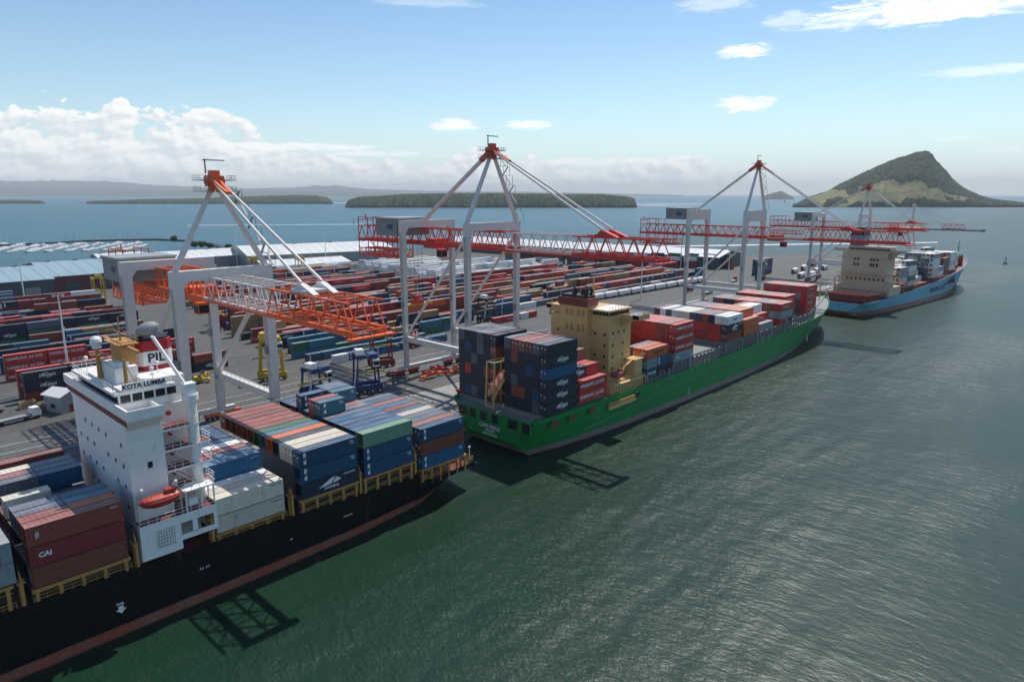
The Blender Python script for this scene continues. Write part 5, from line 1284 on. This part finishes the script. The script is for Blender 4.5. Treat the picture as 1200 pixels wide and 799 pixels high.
    gl.beam((xc - 3.4, y_in, zt + 2), (xc + 3.4, y_in, zt + 2), .3).beam((xc - 3.4, y_in, zt + 3), (xc - 3.4, y_in - 12, zt + 3), .25).beam((xc + 3.4, y_in, zt + 3), (xc + 3.4, y_in - 12, zt + 3), .25).beam((xc - 3.4, y_in - 6, zb + .5), (xc + 3.4, y_in, zb - 3), .25).beam((xc, y_in, zt + 2), (xc, y_in, zt + 4), .3)
    U.p(gl, 'maintenance_gallery', main)
    # trolley, cab and spreader
    tr = U.p(MB().box(xc - 3.6, trolley - 3.2, zb - 1.6, xc + 3.6, trolley + 3.2, zb - .75).box(xc - 3.0, trolley - 2.6, zb - .7, xc + 3.0, trolley + 2.6, zb + 1.6), 'trolley', main)
    cbn = U.p(MB().box(xc - 3.4, trolley - 6.0, zb - 4.4, xc - .8, trolley - 3.4, zb - 1.7), 'operator_cab', main); U.p(MB().box(xc - 3.2, trolley - 6.08, zb - 4.1, xc - 1.0, trolley - 6.02, zb - 2.3).box(xc - 3.48, trolley - 5.8, zb - 4.1, xc - 3.42, trolley - 3.6, zb - 2.3), 'cab_window', 'glass', cbn)
    if spread:
        y, z = spread; s_ = MB().box(xc - 6.1, y - .5, z - .3, xc + 6.1, y + .5, z + .3)
        for q in (-6.1, 5.7): s_.box(xc + q, y - 1.2, z - .6, xc + q + .4, y + 1.2, z + .3)
        U.p(s_, 'spreader', 'yellow'); U.p(MB().box(xc - 2, y - 1.3, z + .3, xc + 2, y + 1.3, z + 1.8).prism([(xc - 1, y - .8), (xc + 1, y - .8), (xc + 1, y + .8), (xc - 1, y + .8)], z + 1.8, z + 3.4), 'head_block', 'red')
        cbm = MB()
        for a in (-1.8, 1.8):
            for b in (-1.1, 1.1): cbm.beam((xc + a, y + b, z + 1.8), (xc + a, y + b, zb - 1.6), .07)
        U.p(cbm, 'hoist_ropes', 'dark')
    # power cable reel on the land leg
    rl = MB(); rx, ry, rz_ = xa + lw * .9 + 1.0, YL - .6, G + 12.2
    for s in (-.75, .75):
        n = 20
        for i in range(n):
            a0, a1 = 2 * math.pi * i / n, 2 * math.pi * (i + 1) / n
            rl.beam((rx + s, ry + 3.1 * math.cos(a0), rz_ + 3.1 * math.sin(a0)), (rx + s, ry + 3.1 * math.cos(a1), rz_ + 3.1 * math.sin(a1)), .3)
            if i % 3 == 0: rl.beam((rx + s, ry, rz_), (rx + s, ry + 3.1 * math.cos(a0), rz_ + 3.1 * math.sin(a0)), .18)
    rl.tube((rx - .75, ry, rz_), (rx + .75, ry, rz_), 2.3, 20)
    r_ = U.p(rl, 'cable_reel', 'deck_red'); U.p(MB().tube((rx - 1.0, ry, rz_), (rx + 1.0, ry, rz_), .6, 12), 'reel_hub', 'dark', r_)
    return U
sts('orange and white quay crane nearest the camera over the black ship', 57.4, 78.2, 49.6, 42.8, 47.8, 222, 98.5, 70.0, 'orange', lw=2.3, mid=(128, 158), anchor=116.5, trolley=168, anchor_white=True, backstay=False)
sts('red and white quay crane behind the stern of the green ship', 144.0, 166.2, 57.4, 49.6, 54.6, 224, 93, 80.2, 'red', lw=1.8, mid=(120, 146), anchor=110.5, trolley=182, spread=(194, 27), topd=4.0)
sts('red and white quay crane standing beside the bow of the green ship', 336.5, 358.0, 58.0, 44.6, 49.4, 222, 83, 81.8, 'red', lw=2.0, mid=(128, 146), anchor=109, trolley=143, topd=9.0)
sts('red and white quay crane behind the bridge of the light blue ship', 517.5, 539.0, 52.5, 42.6, 46.8, 222, 117, 72.0, 'red', lw=2.0, mid=(150, 168), anchor=126, trolley=136, topd=4.5)

def old_crane():
    U = Unit('harbour_crane', 'slim pale crane with low boom farthest along the wharf, right of the others', 'harbour crane', (650, 155, G))
    X = 650.0
    for x in (X - 8, X + 8):
        for y in (148, 172):
            U.p(MB().beam((x, y, G), (x + (0 if y < 160 else 0), 155 if y < 160 else 168, 38), .8), 'leg', 'crane_white')
    U.p(MB().box(X - 9, 147, 37.5, X + 9, 173, 39), 'portal_deck', 'orange')
    U.p(MB().box(X - 3, 163, 39, X + 3, 171, 42.5), 'machinery_house', 'crane_white')
    U.p(MB().beam((X - 1.5, 154, 39), (X, 154, 57), 1.0).beam((X + 1.5, 154, 39), (X, 154, 57), 1.0).box(X - 1.5, 153, 56, X + 1.5, 155, 58.5), 'mast', 'crane_white')
    bm = MB().box(X - 2.2, 104, 37.4, X - 1.2, 150, 38.6).box(X + 1.2, 104, 37.4, X + 2.2, 150, 38.6)
    for i in range(12): bm.box(X - 2.2, 105 + i * 3.8, 37.6, X + 2.2, 105.5 + i * 3.8, 38.2)
    bm.box(X - 2.6, 102.5, 37.2, X + 2.6, 104.5, 39.2); U.p(bm, 'boom', 'steel')
    U.p(lattice(MB(), 132, 116, X, 4, 38.8, 42.5, 4, ch=.25, di=.16), 'boom_walkway', 'red')
    for y in (128, 114): U.p(MB().beam((X, 154, 57), (X, y, 39.5), .35), 'fore_stay', 'crane_white')
    U.p(MB().beam((X, 154, 57), (X, 171, 42.5), .35), 'back_stay', 'crane_white')
old_crane()

# ------------------------------------------------------------------ straddle carriers and yard plant
def straddle(label, loc, rz, main, accent, H=13.5, load=None):
    t = thing('straddle_carrier', label, 'straddle carrier', loc, rz, 'straddle carriers working the yard')
    def p(mb, n, m, par=None): return mb.build(n, M[m], par or t)
    for s in (-1, 1):
        y = s * 2.35
        p(MB().box(-4.6, y - .38, 1.3, 4.6, y + .38, 2.5).box(-4.2, y - .5, 2.5, 4.2, y + .5, 2.9), 'side_sill', main)
        for x in (-3.6, 3.6): p(MB().beam((x, y, 2.5), (x * .86, y, H), .5, .6), 'column', main)
        for x in (-3.7, -1.3, 1.3, 3.7):
            w = p(MB().tube((x, y - .3, .78), (x, y + .3, .78), .78, 14), 'wheel', 'tyre'); p(MB().tube((x, y - .33, .78), (x, y + .33, .78), .34, 10), 'rim', accent, w)
        p(MB().box(-3.5, y - .4, H, 3.5, y + .4, H + .9), 'top_beam', main)
        p(MB().beam((-3.4, y, H - .6), (-1.2, y, H), .2).beam((3.4, y, H - .6), (1.2, y, H), .2), 'gusset', main)
    p(MB().box(-3.4, -2.75, H + .9, -.6, 2.75, H + 1.3).box(.8, -2.75, H + .9, 3.2, 2.75, H + 1.3), 'cross_beam', main)
    e = p(MB().box(-3.2, -2.0, H + 1.3, -.8, 1.2, H + 2.9), 'engine_house', accent); p(MB().tube((-1.6, 1.7, H + 1.3), (-1.6, 1.7, H + 3.6), .16, 8), 'exhaust', 'dark', e)
    p(MB().rail([(-3.5, -2.75, H + .9), (3.5, -2.75, H + .9)], r=.06, step=1.2).rail([(-3.5, 2.75, H + .9), (3.5, 2.75, H + .9)], r=.06, step=1.2), 'top_rail', accent)
    c = p(MB().box(1.6, -3.6, H - 2.6, 3.6, -2.1, H - .3), 'cab', 'white'); p(MB().box(1.7, -3.66, H - 2.1, 3.5, -3.61, H - .9).box(3.61, -3.5, H - 2.3, 3.66, -2.2, H - .8).box(1.54, -3.5, H - 2.1, 1.59, -2.2, H - .9), 'cab_window', 'glass', c)
    p(MB().box(-5.9, -.25, H * .55, 5.9, .25, H * .55 + .5).box(-6, -1.15, H * .55 - .2, -5.7, 1.15, H * .55 + .3).box(5.7, -1.15, H * .55 - .2, 6, 1.15, H * .55 + .3), 'spreader', 'yellow')
    for x in (-2.6, 2.6):
        for y in (-.24, .24): p(MB().beam((x, y, H * .55 + .4), (x, y, H + 1.0), .08), 'hoist_chain', 'dark')
    lad = MB().beam((-4.7, -2.5, 2.6), (-3.5, -2.9, H), .12).beam((-4.7, -3.1, 2.6), (-3.5, -3.5, H), .12)
    for k in range(18): a = k / 18; lad.beam((-4.7 + 1.2 * a, -2.5 - .4 * a, 2.8 + (H - 3) * a), (-4.7 + 1.2 * a, -3.1 - .4 * a, 2.8 + (H - 3) * a), .07)
    p(lad, 'ladder', accent)
    return t
GZ = G + .012
straddle('yellow straddle carrier with pale top seen between the legs of the left crane', (108.5, 216.0, GZ), R(-20), 'yellow', 'yellow')
straddle('dark blue straddle carrier with white cab in front of the red machine', (121.5, 179.0, GZ), R(-20), 'royal', 'white', H=11.5)
straddle('low white and blue straddle carrier behind the far end of the black ship', (108.5, 187.5, GZ), R(8), 'royal', 'white', H=8.0)
straddle('dark red straddle carrier by the blue container row', (145.0, 203.5, GZ), R(-22), 'deck_red', 'orange')
straddle('blue straddle carrier parked behind the landside legs of the left crane', (136.0, 316.0, GZ), R(80), 'royal', 'royal', H=13)
straddle('black and white straddle carrier behind the left stern stack of the green ship', (234.0, 238.6, GZ), R(5), 'black', 'white', H=11)
straddle('yellow straddle carrier beside the grey stacks near the left warehouses', (122.0, 448.0, GZ), R(85), 'yellow', 'yellow')
straddle('yellow straddle carrier in front of the white sheds, left one of the pair', (238.0, 492.0, GZ), R(80), 'yellow', 'yellow')
straddle('yellow straddle carrier in front of the white sheds, right one of the pair', (268.0, 476.0, GZ), R(80), 'yellow', 'yellow')
straddle('dark grey straddle carrier on the open ground beyond the green bow', (496.0, 214.0, GZ), R(10), 'dark', 'white', H=12)

def spreader_frame(label, loc, rz, mat, L=12.0):
    t = thing('spare_spreader', label, 'spreader', loc, rz, 'spare spreaders stored on the wharf')
    MB().box(-L / 2, -.6, .9, L / 2, -.2, 1.5).box(-L / 2, .2, .9, L / 2, .6, 1.5).box(-2, -1, 1.5, 2, 1, 2.3).build('main_beam', M[mat], t)
    for s in (-1, 1): MB().box(s * L / 2 - .3, -1.25, .7, s * L / 2 + .3, 1.25, 1.4).box(s * L / 2 - .3, -1.25, 0, s * L / 2, -1.0, .7).box(s * L / 2 - .3, 1.0, 0, s * L / 2, 1.25, .7).build('end_beam', M[mat], t)
    for s in (-1, 1): MB().tube((s * 1.2, -.8, 2.3), (s * 1.2, .8, 2.3), .55, 10).build('sheave', M['dark'], t)
for i, (x, y, a, lab) in enumerate([(147, 177, 4, 'orange spare spreader nearest the black ship stern on the apron'), (152, 181, -6, 'orange spare spreader beside the landside leg base of the second crane'), (158, 176, 8, 'orange spare spreader in the middle of the row on the apron'),
                                    (170, 182, 2, 'orange spare spreader just left of the tall navy stern stack'), (174, 178.6, -4, 'orange spare spreader half hidden by the tall navy stern stack')]):
    spreader_frame(lab, (x, y, G + .03), R(a), 'red' if i % 2 else 'orange', 9)
for i, (x, y, a, lab) in enumerate([(84, 232, 30, 'yellow spreader in the heap behind the white bridge, left one'), (88, 229, -20, 'yellow spreader in the heap behind the white bridge, middle one'), (92, 233, 60, 'yellow spreader in the heap behind the white bridge, right one')]):
    spreader_frame(lab, (x, y, G + .03), R(a), 'yellow', 8)

# covered rail wagons
def wagon(label, loc, rz=0, grp='white covered wagons behind the yard'):
    t = thing('covered_wagon', label, 'wagon', loc, rz, grp)
    MB().ext([(-1.4, 1.2), (1.4, 1.2), (1.4, 3.2), (.9, 4.0), (-.9, 4.0), (-1.4, 3.2)], 'x', -6, 6).build('cover', M['lettering_white'], t)
    MB().box(-6.4, -1.3, .9, 6.4, 1.3, 1.2).build('chassis', M['dark'], t)
    for x in (-4.6, -3.4, 3.4, 4.6): MB().tube((x, -1.2, .5), (x, 1.2, .5), .5, 8).build('wheelset', M['dark'], t)
    MB().box(-6.06, -1.2, 1.5, -6.01, 1.2, 3.1).build('end_panel', M['deck_red'], t)
for i in range(10): wagon('white covered wagon in the long line at the back of the yard' , (330 + i * 13.4, 242 - i * .45, GZ))
for (x, y, a) in ((528, 196, 5), (541, 193, 4), (556, 212, 8), (571, 200, 5), (585, 216, 12), (600, 204, 3)): wagon('white covered trailer parked on the open ground behind the light blue ship', (x, y, GZ), R(a), 'white trailers parked beyond the third crane')

def truck(label, loc, rz, cabc, boxc):
    t = thing('truck', label, 'truck', loc, rz)
    c = MB().ext([(2.6, .9), (4.9, .9), (4.9, 2.2), (4.5, 3.3), (2.6, 3.3)], 'y', -1.2, 1.2).build('cab', M[cabc], t); MB().ext([(4.93, 2.2), (4.6, 3.1), (4.63, 3.1), (4.97, 2.2)], 'y', -1.05, 1.05).build('windscreen', M['glass'], c)
    MB().box(-7, -1.1, .9, 4.8, 1.1, 1.2).build('chassis', M['dark'], t); MB().box(-7, -1.22, 1.2, 2.2, 1.22, 1.5).build('trailer_bed', M[boxc], t)
    for x in (-6, -4.8, 1.4, 4.0):
        for y in (-1.05, 1.05): MB().tube((x, y - .2, .5), (x, y + .2, .5), .5, 10).build('wheel', M['tyre'], t)
truck('white truck with empty flat bed beside the small wharf hut', (38, 225, GZ), R(10), 'white', 'steel')
truck('red truck standing near the far trailers beyond the third crane', (470, 222, GZ), R(15), 'funnel_red', 'steel')
truck('white truck on the lane behind the third crane', (400, 206, GZ), R(2), 'white', 'steel')

def car(label, loc, rz, col):
    t = thing('parked_car', label, 'car', loc, rz)
    MB().ext([(-2.1, .35), (2.1, .35), (2.15, .8), (1.2, .95), (-2.0, .98)], 'y', -.85, .85).build('body', M[col], t)
    MB().ext([(-1.6, .97), (1.05, .95), (.5, 1.45), (-1.2, 1.47)], 'y', -.75, .75).build('cabin', M['glass'], t)
    for x in (-1.3, 1.3):
        for y in (-.8, .8): MB().tube((x, y - .1, .33), (x, y + .1, .33), .33, 10).build('wheel', M['tyre'], t)
car('small white utility car on the apron beside the left crane', (70, 172, G + .03), R(5), 'white')
car('dark car parked on the asphalt at the left edge of the yard', (34.5, 238, GZ), R(40), 'black')
car('red car parked beside the spare orange spreaders', (139, 190, GZ), R(80), 'funnel_red')

# small hut
def hut():
    t = thing('wharf_hut', 'small grey wharf hut with pale pitched roof beside the navy containers', 'hut', (49.6, 228.5, G), R(18))
    MB().box(-3.2, -4, 0, 3.2, 4, 5.0).ext([(-3.2, 4.99), (3.2, 4.99), (0, 6.2)], 'y', -4, 4).build('wall', M['wall_grey'], t)
    MB().ext([(-3.8, 4.8), (0, 6.3), (3.8, 4.8), (3.8, 5.05), (0, 6.55), (-3.8, 5.05)], 'y', -4.5, 4.5).build('roof', M['roof_pale'], t)
    MB().box(-1, -4.08, 0, 1, -4.01, 2.4).build('door', M['deck_red'], t); MB().box(-3.27, -1, 1.4, -3.21, 1, 2.6).build('window', M['glass'], t)
hut()
for i, (x, y, a, lab) in enumerate([(42.5, 238.5, 10, 'stack of brown timber frames in front of the navy containers, left one'), (44.5, 232.5, 35, 'stack of brown timber frames beside the grey hut')]):
    t = thing('timber_stack', lab, 'timber stack', (x, y, GZ), R(a))
    for k in range(4): MB().box(-2, -1.2, k * .5, 2, -.9, k * .5 + .3).box(-2, .9, k * .5, 2, 1.2, k * .5 + .3).box(-2, -1.2, k * .5 + .3, -1.7, 1.2, k * .5 + .5).box(1.7, -1.2, k * .5 + .3, 2, 1.2, k * .5 + .5).build('layer', M['pallet'], t)

# light masts
def mast(label, x, y, H):
    t = thing('light_mast', label, 'light mast', (x, y, G), 0, 'tall light masts in the yard')
    MB().tube((0, 0, 0), (0, 0, H), .42, 8, r2=.2).build('pole', M['lettering_white'], t)
    MB().box(-1.8, -.3, H, 1.8, .3, H + .3).build('head_frame', M['steel'], t)
    for s in (-1.3, 0, 1.3): MB().box(s - .35, -.5, H - .35, s + .35, .5, H).build('floodlight', M['lettering_white'], t)
for lab, x, y, H in [('white light mast rising from the red container row at the left', 58.5, 258, 30), ('white light mast in the yard right of the cream bridge', 352, 225, 25.5), ('thin light mast behind the white sheds at the left', 272, 590, 34), ('light mast beyond the white refrigerated stacks near the water', 392, 520, 34),
                     ('light mast right of the third crane on open ground', 452, 218, 24), ('light mast behind the boom of the left crane', 330, 540, 30), ('light mast by the long wharf shed', 530, 300, 26), ('light mast at the left edge above the teal roofs', 90, 470, 26)]:
    mast(lab, x, y, H)

# ------------------------------------------------------------------ marina
def marina():
    jet = MB()
    rings = [(world_at(-60, 1010), 0)]
    arc = [world_at(px, d) for px, d in [(-60, 880), (0, 905), (50, 940), (90, 985), (140, 1010), (180, 1020), (215, 990), (250, 900), (262, 830)]]
    for p, q in zip(arc, arc[1:]): jet.beam((p[0], p[1], 0), (q[0], q[1], 0), 9, 4.2)
    tag(jet.build('breakwater', M['dark']), 'dark rock breakwater curving round the marina', 'breakwater')
    # one yacht built with its parts, then copied
    y0 = thing('yacht', 'small white yacht moored in the marina behind the warehouses', 'yacht', (0, 0, 0), 0, 'yachts moored in the marina')
    MB().ext([(-4.6, .9), (-4.3, .1), (3.6, .1), (5.4, 1.2), (-4.6, 1.1)], 'y', -1.4, 1.4).build('hull', M['lettering_white'], y0)
    MB().ext([(-2.4, 1.1), (2.0, 1.15), (1.3, 1.9), (-2.2, 2.1)], 'y', -1.0, 1.0).build('cabin', M['lettering_white'], y0)
    y1 = dup(y0); MB().tube((.4, 0, 1.1), (.4, 0, 13), .09, 5).beam((.4, 0, 2.4), (-3.6, 0, 2.5), .16).build('mast', M['steel'], y1)
    rr = random.Random(3); n = 0; spots = []
    for k in range(9):
        x0p = -45 + k * 23
        for s in (-1, 1):
            for j in range(9): spots.append((x0p + 11 * j / 2.2 + s * 1.6, 800 + j * 15 + (px_ := 0) + max(0, x0p) * .25 - j * 0, s))
    pont = MB()
    for k in range(9):
        x0p = -45 + k * 23; a = world_at(x0p, 795 + max(0, x0p) * .25); b = world_at(x0p + 40, 925 + max(0, x0p) * .25); pont.beam((a[0], a[1], .3), (b[0], b[1], .3), 2.2, .5)
    tag(pont.build('marina_pontoons', M['pallet']), 'long floating pontoons between the rows of moored yachts', 'pontoons', kind='stuff')
    first = [True, True]
    for (px, d, s) in spots:
        if rr.random() < .12 or px > 165: continue
        p = world_at(px + rr.uniform(-.6, .6), d); src = y1 if rr.random() < .45 else y0; i = 0 if src is y0 else 1
        o = src if first[i] else dup(src); first[i] = False
        o.location = (p[0], p[1], 0); o.rotation_euler.z = R(rr.choice([0, 180]) + 40 + rr.uniform(-6, 6)); sc_ = rr.uniform(.9, 1.5); o.scale = (sc_, sc_, sc_)
marina()

# ------------------------------------------------------------------ trees
leafm, t = new_mat('leaves'); pos = t.n('ShaderNodeNewGeometry').outputs['Position']
finish(t, t.mix(t.ss(t.noise(pos, 1.2, 4), .35, .65), (.018, .035, .012), (.055, .085, .03)), .8)
bark, t = new_mat('bark'); finish(t, (.08, .06, .045), .9)
def tree(lab, x, y, H, seed):
    t = thing('tree', lab, 'tree', (x, y, G - .5), 0, 'trees along the shore behind the sheds'); rt = random.Random(seed)
    tr = MB().tube((0, 0, 0), (0, 0, H * .6), .35, 7, r2=.15)
    for k in range(5): a = k * 1.3; tr.tube((0, 0, H * .35), (math.cos(a) * H * .25, math.sin(a) * H * .25, H * .65), .14, 5, r2=.06)
    tr.build('trunk', bark, t); cm = MB()
    for k in range(420):
        a, b = rt.uniform(0, 6.28), rt.uniform(-1, 1); r = (rt.random() ** .4) * H * .38 * (1 + .3 * math.sin(a * 3 + seed))
        c = Vector((math.cos(a) * math.sqrt(1 - b * b) * r * 1.2, math.sin(a) * math.sqrt(1 - b * b) * r * 1.2, H * .68 + b * r * .8)); u = Vector((rt.gauss(0, 1), rt.gauss(0, 1), rt.gauss(0, 1))).normalized(); v = u.orthogonal().normalized() * .55; u = v.cross(u)
        cm.add([c - u - v, c + u - v, c + u + v, c - u + v], [(0, 1, 2, 3)])
    cm.build('crown', leafm, t)
for i, (px, d, H, lab) in enumerate([(199, 905, 9, 'dark tree left of the gap behind the left crane'), (222, 800, 8, 'dark round tree just left of the white sheds'), (231, 792, 10, 'tallest dark tree left of the white sheds'), (240, 788, 8, 'dark tree touching the white shed roof at its left'), (262, 772, 8, 'low dark tree above the white shed roofs'),
                                      (846, 618, 6, 'small dark tree at the right end of the long wharf shed')]):
    p = world_at(px, d); tree(lab, p[0], p[1], H, i)

# ------------------------------------------------------------------ things on the water, mooring lines
def beacon(lab, px, py, H=7):
    D = CAMZ * FH / (py - 228); p = world_at(px, D); t = thing('channel_beacon', lab, 'beacon', (p[0], p[1], 0))
    MB().tube((0, 0, -1), (0, 0, 1.2), 1.6, 12).build('float', M['dark_blue'], t); b = MB()
    for a in range(3): b.beam((math.cos(a * 2.1) * 1.2, math.sin(a * 2.1) * 1.2, 1.2), (math.cos(a * 2.1) * .4, math.sin(a * 2.1) * .4, H), .2)
    b.build('frame', M['dark'], t); MB().box(-.7, -.7, H, .7, .7, H + 1.3).build('top_mark', M['lettering_white'], t)
beacon('pale channel beacon standing in the water near the right edge', 1190, 309, 6)
beacon('thin dark beacon in the bay beyond the yard', 413, 262, 14)
def launch(lab, px, py, s=1.0, rz=0.0):
    D = CAMZ * FH / (py - 228); p = world_at(px, D); t = thing('motor_launch', lab, 'boat', (p[0], p[1], 0), rz); t.scale = (s, s, s)
    MB().ext([(-6, 1.6), (-5.6, 0), (5, 0), (7.4, 2.2), (-6, 1.9)], 'y', -2, 2).build('hull', M['dark_blue'], t); MB().ext([(-3, 1.9), (2.4, 2.0), (1.6, 4.2), (-2.6, 4.2)], 'y', -1.6, 1.6).build('cabin', M['lettering_white'], t); MB().tube((0, 0, 4.2), (0, 0, 7.5), .15, 6).build('mast', M['dark'], t)
launch('dark launch out in the entrance channel left of the mount', 920, 237, 3.0, R(20))
def line(lab, p, q, sag):
    p, q = Vector(p), Vector(q); mb = MB(); prev = p
    for k in range(1, 13): a = k / 12; c = p.lerp(q, a) - Vector((0, 0, sag * 4 * a * (1 - a))); mb.beam(prev, c, .14); prev = c
    tag(mb.build('mooring_line', M['rope']), lab, 'mooring line')
line('pale mooring line from the black stern to the wharf edge', (101, 137, 6.2), (113, 142, 4.4), .6)
line('pale mooring line from the green transom to the wharf edge', (121.2, 133, 8.4), (111, 142.2, 4.4), .7)
line('pale mooring line hanging from the green bow to the wharf', (360, 123, 15.6), (372, 142.2, 4.4), 1.2)
line('pale mooring line hanging from the light blue stern to the wharf', (398, 138, 8.4), (384, 142.2, 4.4), .8)
bo = MB().tube((0, 0, 0), (0, 0, .5), .3, 10).tube((0, 0, .5), (0, 0, .7), .45, 10).mesh('bollard', M['yellow'])
for i in range(22):
    o = bpy.data.objects.new('bollard', bo); COL.objects.link(o); o.location = (104 + i * 14.5, 142.6, G + .03); tag(o, 'squat yellow mooring bollard on the wharf edge', 'bollard', 'bollards along the wharf edge')
